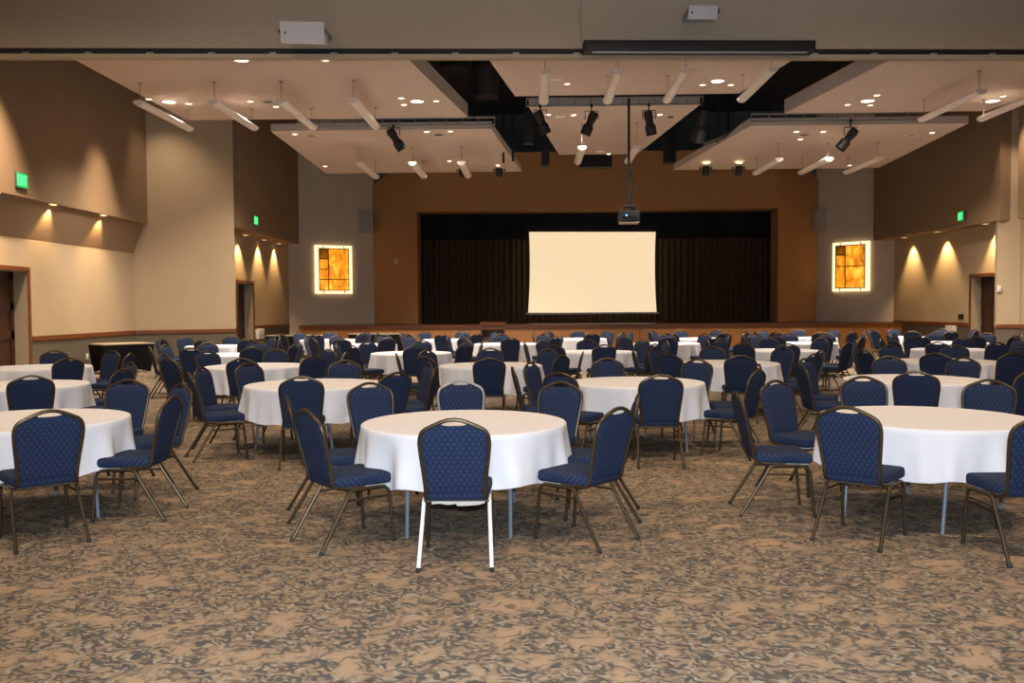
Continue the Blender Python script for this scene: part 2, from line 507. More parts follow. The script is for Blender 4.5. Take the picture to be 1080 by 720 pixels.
# header over the folding partition track
HZ = zh(3.865)
H0, H1 = at_z(0, 61, HZ), at_z(1080, 62, HZ)
HD = Vector((H1.x - H0.x, H1.y - H0.y)).normalized(); HN = Vector((-HD.y, HD.x))      # HN points away from the camera
HB = Vector((H0.x, H0.y))
def hp(u, v): return HB + HD * u + HN * v
def hslab(bm, u0, u1, v0, v1, z0, z1): prism(bm, [hp(u0, v0), hp(u1, v0), hp(u1, v1), hp(u0, v1)], z0, z1)
bm = bmesh.new(); hslab(bm, -6, 26, .05, .35, zh(4.03), TOP)
struct('wall_header', bm, M['header'], 'tan header wall crossing the hall above the partition track')
bm = bmesh.new(); hslab(bm, -6, 26, .10, .16, zh(3.93), zh(4.03))
struct('trim_1', bm, M['black'], 'black partition track slot under the header', 'trim')
bm = bmesh.new(); hslab(bm, -6, 26, 0, .14, HZ, zh(3.93))
struct('trim_2', bm, M['header'], 'tan lower lip of the partition track', 'trim')
bm = bmesh.new()
for k in range(0, 22):
    p = hp(k * 1.02 + .4, .07)
    box(bm, (p.x, p.y, zh(3.945)), (0.11, 0.05, 0.05))
struct('trim_3', bm, M['truss'], 'row of small grey hangers in the partition track', 'trim')
def on_header(px, py, v):
    p = hp(0, v)
    return on_plane(px, py, Vector((p.x, p.y, 0)), Vector((HN.x, HN.y, 0)))

# rails and baseboards
def rail(name, pts, z, h, label, t=0.03, m='trim'):
    bm = bmesh.new()
    for (p, q, side) in pts:
        wall_seg(bm, p, q, z - h / 2, z + h / 2, t, side)
    struct(name, bm, M[m], label, 'trim')
def off(p, dx=0, dy=0): return Vector((p[0] + dx, p[1] + dy))
rl = [(sh(LX, 18.3), sh(LX, 23.1), -1), (sh(LX, 4), sh(LX, 15.95), -1)]
ra, rb2 = sh(-10.62, 23.09), sh(-8.4, 24.4)
rr_ = [(sh(13.13, 26.75), sh(12.9, 31.6), 1)]
rail('trim_4', rl, RAIL, 0.11, 'cherry chair rail along the left wall')
rail('trim_5', [(ra, rb2, -1)], RAIL, 0.11, 'cherry chair rail on the left return wall')
rail('trim_6', [(sh(-9.18, 28.5), sh(-9.13, 32.3), -1), (sh(-9.25, 24.8), sh(-9.2, 26.8), -1)], RAIL, 0.11, 'cherry chair rail in the left bay')
rail('trim_7', rr_, RAIL, 0.11, 'cherry chair rail on the right wall')
rail('trim_8', [(sh(12.75, 24.4), sh(14.6, 23.75), -1)], RAIL, 0.11, 'cherry chair rail on the right return wall')
rail('baseboard_left', [(p, q, s_) for p, q, s_ in rl] , 0.075, 0.15, 'cherry baseboard along the left wall')
rail('baseboard_left_return', [(ra, rb2, -1)], 0.075, 0.15, 'cherry baseboard on the left return wall')
rail('baseboard_right', rr_, 0.075, 0.15, 'cherry baseboard along the right wall')
rail('baseboard_right_return', [(sh(12.75, 24.4), sh(14.6, 23.75), -1)], 0.075, 0.15, 'cherry baseboard on the right return wall')

# doors: trim, jamb, panelled leaf; built in wall coordinates (u along wall, v into the wall)
def door(name, P, Q, a, b, zd, into, leafs, label, depth=0.38, open_leaf=False):
    P = Vector(P); Q = Vector(Q); d = (Q - P).normalized(); n = Vector((-d.y, d.x)) * into
    def pt(u, v): return P + d * u + n * v
    root = tag(thing(name, label, 'door'), label, 'door', kind='structure')
    def slab(bm, u0, u1, v0, v1, z0, z1):
        prism(bm, [pt(u0, v0), pt(u1, v0), pt(u1, v1), pt(u0, v1)], z0, z1)
    w = 0.09
    bm = bmesh.new()
    slab(bm, a - w, a, -0.03, 0.0, 0, zd + w); slab(bm, b, b + w, -0.03, 0.0, 0, zd + w); slab(bm, a, b, -0.03, 0.0, zd, zd + w)
    mesh_obj('door_frame', bm, M['trim'], root, smooth=False)
    bm = bmesh.new()
    slab(bm, a, a + 0.02, 0, depth, 0, zd); slab(bm, b - 0.02, b, 0, depth, 0, zd); slab(bm, a, b, 0, depth, zd - 0.02, zd)
    mesh_obj('door_jamb', bm, M['jamb'], root, smooth=False)
    lw = (b - a - 0.04) / leafs
    for k in range(leafs):
        u0 = a + 0.02 + k * lw + 0.004; u1 = u0 + lw - 0.008
        bm = bmesh.new()
        slab(bm, u0, u1, depth - 0.05, depth, 0.01, zd - 0.02)
        # raised stiles and rails
        for (z0, z1) in ((0.01, 0.2), (0.95, 1.15), (1.62, 1.78), (zd - 0.2, zd - 0.02)):
            slab(bm, u0, u1, depth - 0.075, depth - 0.05, z0, z1)
        for (e0, e1) in ((u0, u0 + 0.12), (u1 - 0.12, u1)):
            slab(bm, e0, e1, depth - 0.075, depth - 0.05, 0.01, zd - 0.02)
        leaf = mesh_obj('door_leaf', bm, M['door'], root, smooth=False)
        bm = bmesh.new()
        uh = u1 - 0.08 if k == 0 else u0 + 0.08
        p = pt(uh, depth - 0.11)
        tube(bm, [(p.x, p.y, 0.9), (p.x, p.y, 1.2)], 0.012)
        p2 = pt(uh, depth - 0.08)
        for z in (0.92, 1.18):
            tube(bm, [(p.x, p.y, z), (p2.x, p2.y, z)], 0.008, 6)
        mesh_obj('door_handle', bm, M['chrome'], leaf)
    return root
door('door_1', sh(LX, 4), sh(LX, 23.1), (16.1 - 4) * S, (18.15 - 4) * S, DOORZ, 1, 2, 'dark panelled double door with cherry frame in the left wall')
door('door_2', sh(-9.25, 24.3), sh(-9.1, 33.2), (26.9 - 24.3) * S, (28.35 - 24.3) * S, DOORZ, 1, 1, 'narrow dark door in the left bay wall')
door('door_3', sh(13.27, 24.2), sh(12.87, 32.2), (25.1 - 24.2) * S, (26.6 - 24.2) * S, DOORZ, -1, 1, 'dark door with cherry frame in the right wall')

# stage: platform with apron, lip
SX0, SX1, SD = -8.35, 13.0, 31.0
SZ = zh(STG)
bm = bmesh.new()
poly = [sh(SX0, SD), sh(SX1, SD), sh(SX1, 31.4), sh(10.95, 34.0), sh(10.95, 36.3), sh(-6.25, 36.3), sh(-6.25, 34.0), sh(SX0, 32.6)]
prism(bm, [p for p in poly], 0, SZ - 0.12)
struct('trim_9', bm, M['apron'], 'orange wood veneer front of the stage platform', 'stage')
bm = bmesh.new()
poly2 = [sh(SX0 - .03, SD - 0.05), sh(SX1 + .03, SD - 0.05), sh(SX1 + .03, 31.4), sh(10.95, 34.0), sh(10.95, 36.3), sh(-6.25, 36.3), sh(-6.25, 34.0), sh(SX0 - .03, 32.6)]
prism(bm, poly2, SZ - 0.12, SZ)
struct('trim_10', bm, M['stage'], 'dark wooden stage floor and its front lip', 'stage')
bm = bmesh.new(); prism(bm, [sh(SX0 - .03, SD - 0.10), sh(SX1 + .03, SD - 0.10), sh(SX1 + .03, SD - 0.05), sh(SX0 - .03, SD - 0.05)], SZ - 0.14, SZ - 0.01)
struct('trim_11', bm, M['trim'], 'cherry nosing along the stage edge', 'trim')

# curtains
def wavy(x0, x1, y, z0, z1, step, amp, seed):
    rnd = random.Random(seed)
    bm = bmesh.new()
    x = x0; cols = []; ph = 0
    while x < x1:
        ph += step * rnd.uniform(18, 34)
        dy = amp * math.sin(ph) + amp * .4 * math.sin(ph * 0.37 + 1)
        cols.append((x, dy)); x += step
    prev = None
    for (x, dy) in cols:
        col = [bm.verts.new((x, y + dy * (0.6 if z == z1 else 1), z)) for z in (z0, (z0 + z1) / 2, z1)]
        if prev:
            for k in range(2): bm.faces.new((prev[k], col[k], col[k + 1], prev[k + 1]))
        prev = col
    return bm
o = mesh_obj('stage_curtain', wavy((PL - .3) * S, (PR + .3) * S, 34.15 * S, SZ + 0.01, zh(3.75), 0.045, 0.07, 3), M['curtain'])
tag(o, 'long pleated dark brown curtain closing the back of the stage opening', 'curtain')
o = mesh_obj('curtain_valance', wavy((PL - .3) * S, (PR + .3) * S, 33.75 * S, zh(2.62), zh(3.75), 0.12, 0.03, 5), M['valance'])
tag(o, 'flat blue-black valance across the top of the stage opening', 'curtain')

# projection screen
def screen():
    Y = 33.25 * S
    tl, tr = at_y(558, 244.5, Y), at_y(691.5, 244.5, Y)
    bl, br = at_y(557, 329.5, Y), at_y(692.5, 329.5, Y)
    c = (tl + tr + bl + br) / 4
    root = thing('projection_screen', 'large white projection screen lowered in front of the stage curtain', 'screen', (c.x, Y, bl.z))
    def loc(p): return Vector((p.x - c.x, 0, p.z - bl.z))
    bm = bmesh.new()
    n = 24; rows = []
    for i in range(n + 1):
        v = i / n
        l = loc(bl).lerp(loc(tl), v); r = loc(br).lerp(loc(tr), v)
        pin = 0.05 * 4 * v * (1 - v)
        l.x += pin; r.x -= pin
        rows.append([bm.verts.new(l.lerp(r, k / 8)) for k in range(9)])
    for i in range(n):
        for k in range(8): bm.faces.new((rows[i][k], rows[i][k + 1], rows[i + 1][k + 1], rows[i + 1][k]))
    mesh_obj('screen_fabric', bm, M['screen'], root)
    bm = bmesh.new()
    w = loc(br).x - loc(bl).x
    box(bm, (0, 0, -0.05), (w + 0.16, 0.07, 0.085), 0.015)
    mesh_obj('weight_bar', bm, M['truss'], root)
    bm = bmesh.new()
    box(bm, (0, 0.02, loc(tl).z + 0.03), (loc(tr).x - loc(tl).x + 0.1, 0.03, 0.07))
    mesh_obj('drop_border', bm, M['black'], root)
    for s in (-1, 1):
        bm = bmesh.new()
        pts = []
        for i in range(13):
            v = i / 12
            l = loc(bl).lerp(loc(tl), v) if s < 0 else loc(br).lerp(loc(tr), v)
            pts.append(Vector((l.x + s * 0.02 - s * 0.05 * 4 * v * (1 - v), 0, l.z)))
        tube(bm, pts, 0.012, 6)
        mesh_obj('tension_cord', bm, M['black'], root)
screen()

# ------------------------------------------------------------------ ceiling panels
PANELS = {}
def ceiling_panel(key, pts, th, label):
    """pts: four bottom corners, near-left, near-right, far-right, far-left"""
    p = [Vector(q) for q in pts]
    bm = bmesh.new()
    a = [bm.verts.new(q) for q in p]
    b = [bm.verts.new(q + Vector((0, 0, th))) for q in p]
    bm.faces.new(a); bm.faces.new(b[::-1])
    for i in range(4): bm.faces.new((a[i], a[(i + 1) % 4], b[(i + 1) % 4], b[i]))
    o = mesh_obj('ceiling_panel', bm, M['panel'], smooth=False)
    me = o.data; me.materials.append(M['panel_edge'])
    for f in me.polygons:
        if abs(f.normal.z) < 0.5: f.material_index = 1
    tag(o, label, 'ceiling panel', 'hanging acoustic ceiling panels')
    n = (p[1] - p[0]).cross(p[3] - p[0]).normalized()
    if n.z > 0: n = -n
    PANELS[key] = (p[0], n)
ceiling_panel('L1', [sh(-8.6, 14.3, 4.7), sh(-2.7, 14.3, 4.7), sh(-1.6, 21.7, 4.7), sh(-8.6, 21.7, 4.7)], 0.36, 'large pale ceiling panel hanging at the front left')
ceiling_panel('M1', [sh(-1.45, 14.3, 5.05), sh(6.0, 14.3, 5.05), sh(4.9, 21.1, 5.05), sh(-0.42, 21.1, 5.05)], 0.36, 'pale tapering ceiling panel hanging at the front centre')
ceiling_panel('R1', [sh(7.3, 14.3, 4.7), sh(12.6, 14.3, 4.7), sh(11.0, 21.7, 4.7), sh(6.15, 21.7, 4.7)], 0.36, 'large pale ceiling panel hanging at the front right')
ceiling_panel('L2', [sh(-6.6, 22.0, 4.47), sh(-1.05, 22.0, 4.47), sh(-0.35, 27, 4.17), sh(-6.4, 27, 4.17)], 0.2, 'sloping pale ceiling panel at the rear left before the stage')
ceiling_panel('M2', [sh(-0.1, 22.0, 5.0), sh(4.15, 22.0, 5.0), sh(3.2, 27, 4.67), sh(0.8, 27, 4.67)], 0.2, 'small sloping pale ceiling panel at the rear centre before the stage')
ceiling_panel('R2', [sh(5.4, 22.0, 4.47), sh(10.75, 22.0, 4.47), sh(10.5, 27, 4.17), sh(4.3, 27, 4.17)], 0.2, 'sloping pale ceiling panel at the rear right before the stage')
def on_panel(px, py, key):
    p, n = PANELS[key]
    return on_plane(px, py, p, n), n

# recessed ceiling lights
def make_light(name, label, cat, r, lens, group):
    t = thing(name, label, cat, group=group)
    bm = bmesh.new()
    lathe(bm, [(r, 0.0), (r * 1.18, -0.002), (r * 1.2, -0.016), (r * 1.05, -0.022), (r, -0.010)], 24, cap=False)
    mesh_obj('trim_ring', bm, M['white'], t)
    bm = bmesh.new()
    lathe(bm, [(r * 1.0, -0.006), (r * .6, -0.010), (0.001, -0.012)], 24, cap=False)
    mesh_obj('lens', bm, lens, t)
    return t
G_BIG, G_DARK, G_SMALL = 'lit ceiling downlights', 'unlit recessed ceiling lights', 'small ceiling spotlights'
proto_big = make_light('ceiling_downlight', '', 'downlight', 0.15, M['lens'], G_BIG)
proto_dark = make_light('recessed_light', '', 'ceiling light', 0.13, M['chrome'], G_DARK)
proto_small = make_light('ceiling_spotlight', '', 'spotlight', 0.075, M['lens_small'], G_SMALL)
PN = dict(L1='front left', M1='front centre', R1='front right', L2='rear left', M2='rear centre', R2='rear right')
spec = {
 'big': [(178, 107, 'L1'), (254, 62.5, 'L1'), (440, 106.5, 'L1'), (757, 85, 'M1'), (915, 106, 'R1'), (1047, 106, 'R1')],
 'dark': [(283, 107, 'L1'), (586, 84, 'M1'), (330, 143, 'L2'), (462, 142, 'L2'), (591, 123, 'M2'), (707, 123, 'M2'), (633, 160, 'M2'), (848, 142, 'R2'), (962, 142, 'R2')],
 'small': [(157, 104, 'L1'), (199, 109, 'L1'), (264, 106.5, 'L1'), (291, 112, 'L1'), (343, 63, 'L1'), (423, 103, 'L1'), (460, 106, 'L1'), (426, 110, 'L1'),
           (598, 88, 'M1'), (741, 89, 'M1'), (771, 89, 'M1'), (894, 110, 'R1'), (925, 100, 'R1'), (918, 110.5, 'R1'), (1058, 101, 'R1'),
           (311, 141, 'L2'), (343, 175, 'L2'), (474, 169.5, 'L2'), (450, 138.5, 'L2'), (475, 138, 'L2'), (578, 120.5, 'M2'), (605, 121, 'M2'), (696, 120.5, 'M2'), (642, 162, 'M2'),
           (840, 138.5, 'R2'), (868, 138.5, 'R2'), (844, 146.5, 'R2'), (983, 139.5, 'R2'), (896, 174, 'R2')]}
kinds = dict(big=(proto_big, 'bright round downlight'), dark=(proto_dark, 'unlit round recessed light'), small=(proto_small, 'small lit spotlight'))
for k, lst in spec.items():
    proto, what = kinds[k]
    for key in PN:
        sub = sorted([s for s in lst if s[2] == key])
        for i, (px, py, _) in enumerate(sub):
            p, n = on_panel(px, py, key)
            lab = '%s in the %s ceiling panel' % (what, PN[key])
            if len(sub) > 1: lab = '%s, %s in the %s ceiling panel' % (what, ORD[i] if i < len(sub) - 1 or len(sub) < 3 else 'rightmost', PN[key])
            if len(sub) == 2 and i == 1: lab = '%s, right one in the %s ceiling panel' % (what, PN[key])
            if len(sub) == 2 and i == 0: lab = '%s, left one in the %s ceiling panel' % (what, PN[key])
            o = dup(proto, p, label=lab)
            o.rotation_mode = 'QUATERNION'
            o.rotation_quaternion = (-n).to_track_quat('Z', 'Y')
for pr in (proto_big, proto_dark, proto_small):
    for ch in list(pr.children): bpy.data.objects.remove(ch)
    bpy.data.objects.remove(pr)

# long half-round pendants under the panels
def make_pendant(L, wl):
    t = thing('pendant_light', '', 'pendant light', group='long white pendant lights under the ceiling panels')
    r = 0.118
    bm = bmesh.new()
    secs = []
    for y in (-L / 2, L / 2):
        s = []
        for k in range(13):
            a = PI + PI * k / 12
            s.append(Vector((r * math.cos(a), y, r * 0.8 * math.sin(a))))
        s.append(Vector((r * .8, y, 0.02))); s.append(Vector((-r * .8, y, 0.02)))
        secs.append(s)
    sweep_section(bm, secs)
    mesh_obj('housing', bm, M['white'], t)
    for y in (-L / 2 + 0.12, L / 2 - 0.12):
        bm = bmesh.new()
        tube(bm, [(0, y, 0.02), (0, y, wl)], 0.006, 5)
        lathe(bm, [(0.05, wl - .01), (0.05, wl)], 10, Matrix.Translation((0, y, 0)))
        mesh_obj('suspension_wire', bm, M['wire'], t)
    return t
pen = []
for (x, key) in ((-8.15, 'L1'), (-6.6, 'L1'), (-5.2, 'L1'), (-3.7, 'L1')): pen.append((x, 18.0, 20.7, 4.3, 0.40 * S, key))
for (x, key) in ((.24, 'M1'), (1.65, 'M1'), (2.96, 'M1'), (4.6, 'M1')): pen.append((x, 17.0, 19.5, 4.55, 0.5 * S, key))
for (x, key) in ((9.0, 'R1'), (10.35, 'R1')): pen.append((x, 17.9, 20.6, 4.3, 0.40 * S, key))
for (x, key) in ((-4.6, 'L2'), (-3.2, 'L2'), (-1.9, 'L2'), (1.3, 'M2'), (2.75, 'M2'), (6.45, 'R2'), (7.75, 'R2'), (9.05, 'R2')):
    dz = 4.22 if key == 'M2' else 3.86
    pen.append((x, 23.2, 25.6, dz, 0.40 * S if key != 'M2' else .62 * S, key))
cnt = {}
for (x, d0, d1, dz, wl, key) in pen:
    i = cnt.get(key, 0); cnt[key] = i + 1
    tot = sum(1 for q in pen if q[5] == key)
    w = ('left one' if i == 0 else 'right one') if tot == 2 else (ORD[i] if i < tot - 1 else 'rightmost')
    t = make_pendant((d1 - d0) * S, wl)
    t.location = sh(x, (d0 + d1) / 2, dz)
    t['label'] = 'long white half-round pendant, %s under the %s ceiling panel' % (w, PN[key])

# pipe grids for stage lights
def pipe_grid(x0, x1, d, dz, label):
    c = sh((x0 + x1) / 2, d, dz); L = (x1 - x0) * S
    t = thing('lighting_pipe_grid', label, 'lighting pipe', c, group='grey lighting pipe grids')
    g = 0.20
    for z in (-g / 2, g / 2):
        bm = bmesh.new()
        tube(bm, [(-L / 2, 0, z), (L / 2, 0, z)], 0.025, 8)
        mesh_obj('pipe', bm, M['truss'], t)
    bm = bmesh.new()
    n = int(L / 0.42)
    for i in range(n + 1):
        x = -L / 2 + L * i / n
        tube(bm, [(x, 0, -g / 2), (x, 0, g / 2)], 0.016, 6)
    mesh_obj('rungs', bm, M['truss'], t)
    for x in (-L * .4, 0, L * .4):
        bm = bmesh.new(); tube(bm, [(x, 0, g / 2), (x, 0, TOP - c.z)], 0.012, 6)
        mesh_obj('hanger_rod', bm, M['black'], t)
    return t
pipe_grid(-5.35, -0.95, 21.88, 4.64, 'grey ladder-like lighting pipe before the rear left ceiling panel')
pipe_grid(-0.15, 4.15, 21.6, 5.02, 'grey ladder-like lighting pipe before the rear centre ceiling panel')
pipe_grid(5.4, 9.62, 21.88, 4.64, 'grey ladder-like lighting pipe before the rear right ceiling panel')

# theatre lights
def can_light(px0, py0, px1, py1, d, label, L=0.62, r=0.14):
    zp = zh(5.02 if d < 21.7 else 4.64) - .10
    a = at_y(px0, py0, d * S); b = at_y(px1, py1, d * S)
    t = thing('stage_light', label, 'stage light', a, group='black stage lights on the lighting pipes')
    dv = (b - a); dv.y = 0.10; dv.normalize()
    q = dv.to_track_quat('Z', 'Y').to_matrix().to_4x4()
    m0 = Matrix.Translation((0, 0, -0.02)) @ q
    bm = bmesh.new()
    lathe(bm, [(r * .55, -0.02), (r * .8, 0.0), (r * .85, L * .3), (r * .72, L * .36), (r * .72, L * .55), (r, L * .6), (r, L), (r * .9, L), (r * .88, L - .03), (0.001, L - .03)], 16, m0)
    mesh_obj('body', bm, M['black'], t)
    bm = bmesh.new()
    piv = (Matrix.Translation((0, 0, -0.02)) @ q) @ Vector((0, 0, L * .3))
    w = r + 0.03
    tube(bm, [(piv.x - w, piv.y, piv.z), (piv.x - w, piv.y, piv.z + 0.22), (piv.x + w, piv.y, piv.z + 0.22), (piv.x + w, piv.y, piv.z)], 0.012, 6)
    mesh_obj('yoke', bm, M['black'], t)
    bm = bmesh.new()
    top = max(zp - a.z, piv.z + .25)
    tube(bm, [(piv.x, piv.y, piv.z + 0.22), (piv.x, piv.y, top)], 0.016, 6)
    box(bm, (piv.x, piv.y, top - .01), (0.07, 0.07, 0.09), 0.01)
    mesh_obj('clamp', bm, M['black'], t)
can_light(411, 136, 424, 157, 21.85, 'black stage light hanging from the left lighting pipe')
can_light(567, 117, 575.5, 137.5, 21.55, 'black stage light, leftmost on the centre lighting pipe')
can_light(627, 118, 618, 138.5, 21.55, 'black stage light, second from left on the centre lighting pipe')
can_light(683, 117, 687.5, 138.5, 21.55, 'black stage light right of the projector pole on the centre pipe')
can_light(743, 116, 736, 150, 21.55, 'largest black stage light at the right end of the centre pipe', 0.85, 0.17)
can_light(902, 136, 886, 156.5, 21.85, 'black stage light hanging from the right lighting pipe')
def moving_head(px, py, label):
    d = 26.6
    c = at_y(px, py, d * S)
    t = thing('moving_head_light', label, 'stage light', c, group='small black moving lights before the stage')
    bm = bmesh.new()
    lathe(bm, [(0.03, -.16), (0.11, -.13), (0.13, -.02), (0.13, 0.1), (0.09, 0.17), (0.03, 0.18)], 16, Matrix.Rotation(R(35), 4, 'X'))
    mesh_obj('head', bm, M['black'], t)
    bm = bmesh.new()
    tube(bm, [(-.18, 0, 0), (-.18, 0, .14), (-.12, 0, .2), (.12, 0, .2), (.18, 0, .14), (.18, 0, 0)], 0.022, 6)
    mesh_obj('yoke', bm, M['black'], t)
    p, n = PANELS['L2' if px < 600 else 'R2']
    zt = p.z - (n.x * (c.x - p.x) + n.y * (c.y - p.y)) / n.z - c.z
    bm = bmesh.new(); box(bm, (0, 0, .235), (0.16, .12, .07), .01)
    tube(bm, [(0, 0, .26), (0, 0, zt)], 0.02, 6)
    mesh_obj('base', bm, M['black'], t)
moving_head(488, 181, 'small black moving light, left one under the rear left panel')
moving_head(526.5, 181, 'small black moving light, right one under the rear left panel')
moving_head(744.5, 180, 'small black moving light, left one under the rear right panel')
moving_head(779, 180, 'small black moving light, right one under the rear right panel')
# hanging loudspeakers and ducts in the void
def hang_box(name, px0, py0, px1, py1, d, dep, label, cat, m='black', group=None):
    a = at_y(px0, py0, d * S); b = at_y(px1, py1, d * S); c = (a + b) / 2
    t = thing(name, label, cat, c, group=group)
    w, h = b.x - a.x, a.z - b.z
    bm = bmesh.new(); box(bm, (0, 0, 0), (w, dep, h), 0.02)
    mesh_obj('cabinet', bm, M[m], t)
    bm = bmesh.new(); box(bm, (0, -dep / 2 - .006, 0), (w * .9, 0.012, h * .94))
    mesh_obj('grille', bm, M['plenum'], t)
    bm = bmesh.new()
    for x in (-w * .3, w * .3): tube(bm, [(x, 0, h / 2), (x, 0, TOP - c.z)], 0.01, 5)
    mesh_obj('hanging_cable', bm, M['black'], t)
hang_box('hanging_speaker', 611, 164, 645, 177, 30, 0.5, 'wide black loudspeaker hanging above the middle of the stage opening', 'speaker')
hang_box('column_speaker', 571, 140, 579.5, 175, 27.5, 0.35, 'tall black column speaker hanging left of the rear centre panel', 'speaker')
hang_box('column_speaker', 700, 138, 712, 172, 27.5, 0.35, 'tall black column speaker hanging right of the rear centre panel', 'speaker')
hang_box('column_speaker', 552, 112, 562, 152, 24.5, 0.35, 'tall dark column speaker nearest the front centre panel', 'speaker')
def duct(px, py0, py1, d, r, label):
    a = at_y(px, py0, d * S); b = at_y(px, py1, d * S)
    bm = bmesh.new()
    lathe(bm, [(r, 0), (r, a.z - b.z)], 20)
    o = mesh_obj('air_duct', bm, M['duct'], None); o.location = (b.x, b.y, b.z)
    tag(o, label, 'duct', 'dark ducts in the ceiling void')
M['duct'] = mat('dark duct', (0.06, 0.04, 0.032), 0.7)
duct(512, 62, 103, 23.5, 0.38, 'dim brown upright duct seen in the left ceiling gap')
duct(479, 50, 75, 22.5, 0.4, 'dim brown duct end near the header in the left ceiling gap')
for (p1, d, dz, lab) in (((500, 128), 23, 0, 'leftmost of the thin black pipes in the left ceiling gap'), ((531, 172), 24.5, 0, 'thin black pipe ending lowest in the left ceiling gap'),
                     ((541, 170), 25.0, .1, 'thin black pipe nearest the rear centre panel in the left gap'), ((757, 150), 23.5, 0, 'thin black upright pipe in the right ceiling gap'), ((768, 140), 24.2, 0, 'thin black pipe right of the others in the right ceiling gap')):
    e = at_y(*p1, d * S)
    bm = bmesh.new(); tube(bm, [(0, 0, 0), (0, 0, TOP - e.z)], 0.035, 6)
    o = mesh_obj('conduit', bm, M['black']); o.location = e
    tag(o, lab, 'pipe', 'thin black pipes in the ceiling gaps')
p0, p1 = at_y(786, 124, 21.7 * S), at_y(742, 152, 21.75 * S)
bm = bmesh.new(); tube(bm, [p0, (p0 + p1) / 2 + Vector((0, 0, -.15)), p1], 0.045, 6)
o = mesh_obj('cable_bundle', bm, M['black']); tag(o, 'black cable bundle sloping down in the right ceiling gap', 'cable')

# projector on its pole
def projector():
    d = 21.4
    top = at_y(661.5, 108, d * S); bot = at_y(665, 217, d * S)
    x = (top.x + bot.x) / 2
    t = thing('ceiling_projector', 'black projector hanging on a long pole before the stage', 'projector', (x, d * S, bot.z))
    bm = bmesh.new(); tube(bm, [(0, 0, 0), (0, 0, top.z - bot.z + 0.1)], 0.035, 10)
    mesh_obj('pole', bm, M['black'], t)
    bm = bmesh.new(); box(bm, (0, 0, -0.02), (0.30, 0.30, 0.05), 0.01)
    for sx in (-.14, .14): box(bm, (sx, 0, -0.07), (0.025, 0.2, 0.1))
    mesh_obj('mount_plate', bm, M['black'], t)
    bm = bmesh.new(); box(bm, (0, 0, -0.29), (0.54, 0.46, 0.30), 0.04)
    b = mesh_obj('body', bm, M['projbody'], t)
    bm = bmesh.new(); box(bm, (0, -0.235, -0.33), (0.40, 0.012, 0.14), .004)
    for k in range(5): box(bm, (0, -0.243, -0.375 + k * .022), (0.38, .008, .008))
    mesh_obj('vent_grille', bm, M['black'], b)
    bm = bmesh.new(); lathe(bm, [(0.09, 0), (0.1, 0.02), (0.1, 0.12), (0.075, 0.13), (.001, .1)], 20, Matrix.Translation((0.08, 0.22, -0.3)) @ Matrix.Rotation(R(-90), 4, 'X'))
    mesh_obj('lens', bm, M['black'], b)
    bm = bmesh.new(); box(bm, (-0.09, -0.245, -0.27), (0.035, 0.02, 0.035), 0.006)
    mesh_obj('indicator_light', bm, M['blueled'], b)
    bm = bmesh.new(); box(bm, (0, 0, -0.452), (0.5, 0.44, 0.03), .01)
    mesh_obj('base_plate', bm, M['tan_top'], b)
    bm = bmesh.new()
    pts = [(0.03, 0, 0.8), (0.10, 0, 0.77), (0.17, 0, 0.68), (0.2, 0, 0.55), (0.16, 0, 0.42), (0.05, 0, 0.34), (0.04, -.03, 0.1), (0.08, 0, -.12)]
    tube(bm, pts, 0.012, 6)
    box(bm, (0.03, -0.03, 0.83), (0.09, 0.05, 0.08), .01)
    mesh_obj('cable', bm, M['black'], t)
M['projbody'] = mat('projector shell', (0.012, 0.012, 0.014), 0.4)
projector()

# white speakers on the header, screen case, cable
def header_speaker(px0, py0, px1, py1, label):
    a = on_header(px0, py0, -.36); b = on_header(px1, py1, -.36); c = (a + b) / 2
    t = thing('wall_speaker', label, 'speaker', c, group='white speakers on the header wall')
    w, h = b.x - a.x, a.z - b.z
    mx = Matrix.Rotation(R(14), 4, 'X') @ Matrix.Rotation(R(1.5), 4, 'Y')
    bm = bmesh.new(); box(bm, (0, 0, 0), (w, 0.26, h), 0.025, mtx=mx)
    mesh_obj('cabinet', bm, M['white'], t)
    bm = bmesh.new(); box(bm, mx @ Vector((0, -0.132, 0)), (w * .92, 0.012, h * .88), 0.004, mtx=mx)
    mesh_obj('grille', bm, M['spkgrille'], t)
    bm = bmesh.new(); box(bm, mx @ Vector((-w * .38, -0.142, -h * .02)), (0.03, 0.008, 0.03), 0.002, mtx=mx)
    mesh_obj('badge', bm, M['black'], t)
    bm = bmesh.new()
    for s in (-1, 1):
        box(bm, (s * (w / 2 + .02), 0.06, 0), (0.015, 0.5, 0.06))
    box(bm, (0, 0.3, 0), (w + .055, 0.02, 0.1))
    mesh_obj('bracket', bm, M['truss'], t)
M['spkgrille'] = mat('pale grille', (0.62, 0.60, 0.60), 0.6)
header_speaker(297, 23.5, 344, 46, 'white wall speaker on the left of the header wall')
header_speaker(725, 6.5, 755.5, 21, 'smaller white wall speaker high on the header, right of centre')
a = on_header(617, 42.5, -.27); b = on_header(858, 54.5, -.27)
t = thing('screen_case', 'long black projection screen case fixed along the header', 'screen case', (a + b) / 2, math.atan2(HD.y, HD.x))
w, h = b.x - a.x, a.z - b.z
bm = bmesh.new(); box(bm, (0, 0.1, 0), (w, 0.3, h), 0.03); mesh_obj('case', bm, M['black'], t)
for s in (-1, 1):
    bm = bmesh.new(); box(bm, (s * (w / 2 + .01), 0.1, 0), (0.03, 0.31, h * 1.04), 0.02); mesh_obj('end_cap', bm, M['black'], t)
bm = bmesh.new(); box(bm, (0, 0, -h / 2 - .012), (w * .94, 0.05, 0.025), .005); mesh_obj('bottom_slat', bm, M['truss'], t)
bm = bmesh.new()
tube(bm, [on_header(612.5, -6, .03), on_header(612, 25, .03), on_header(613, 40, .03), on_header(616.5, 51, -.1)], 0.006, 5)
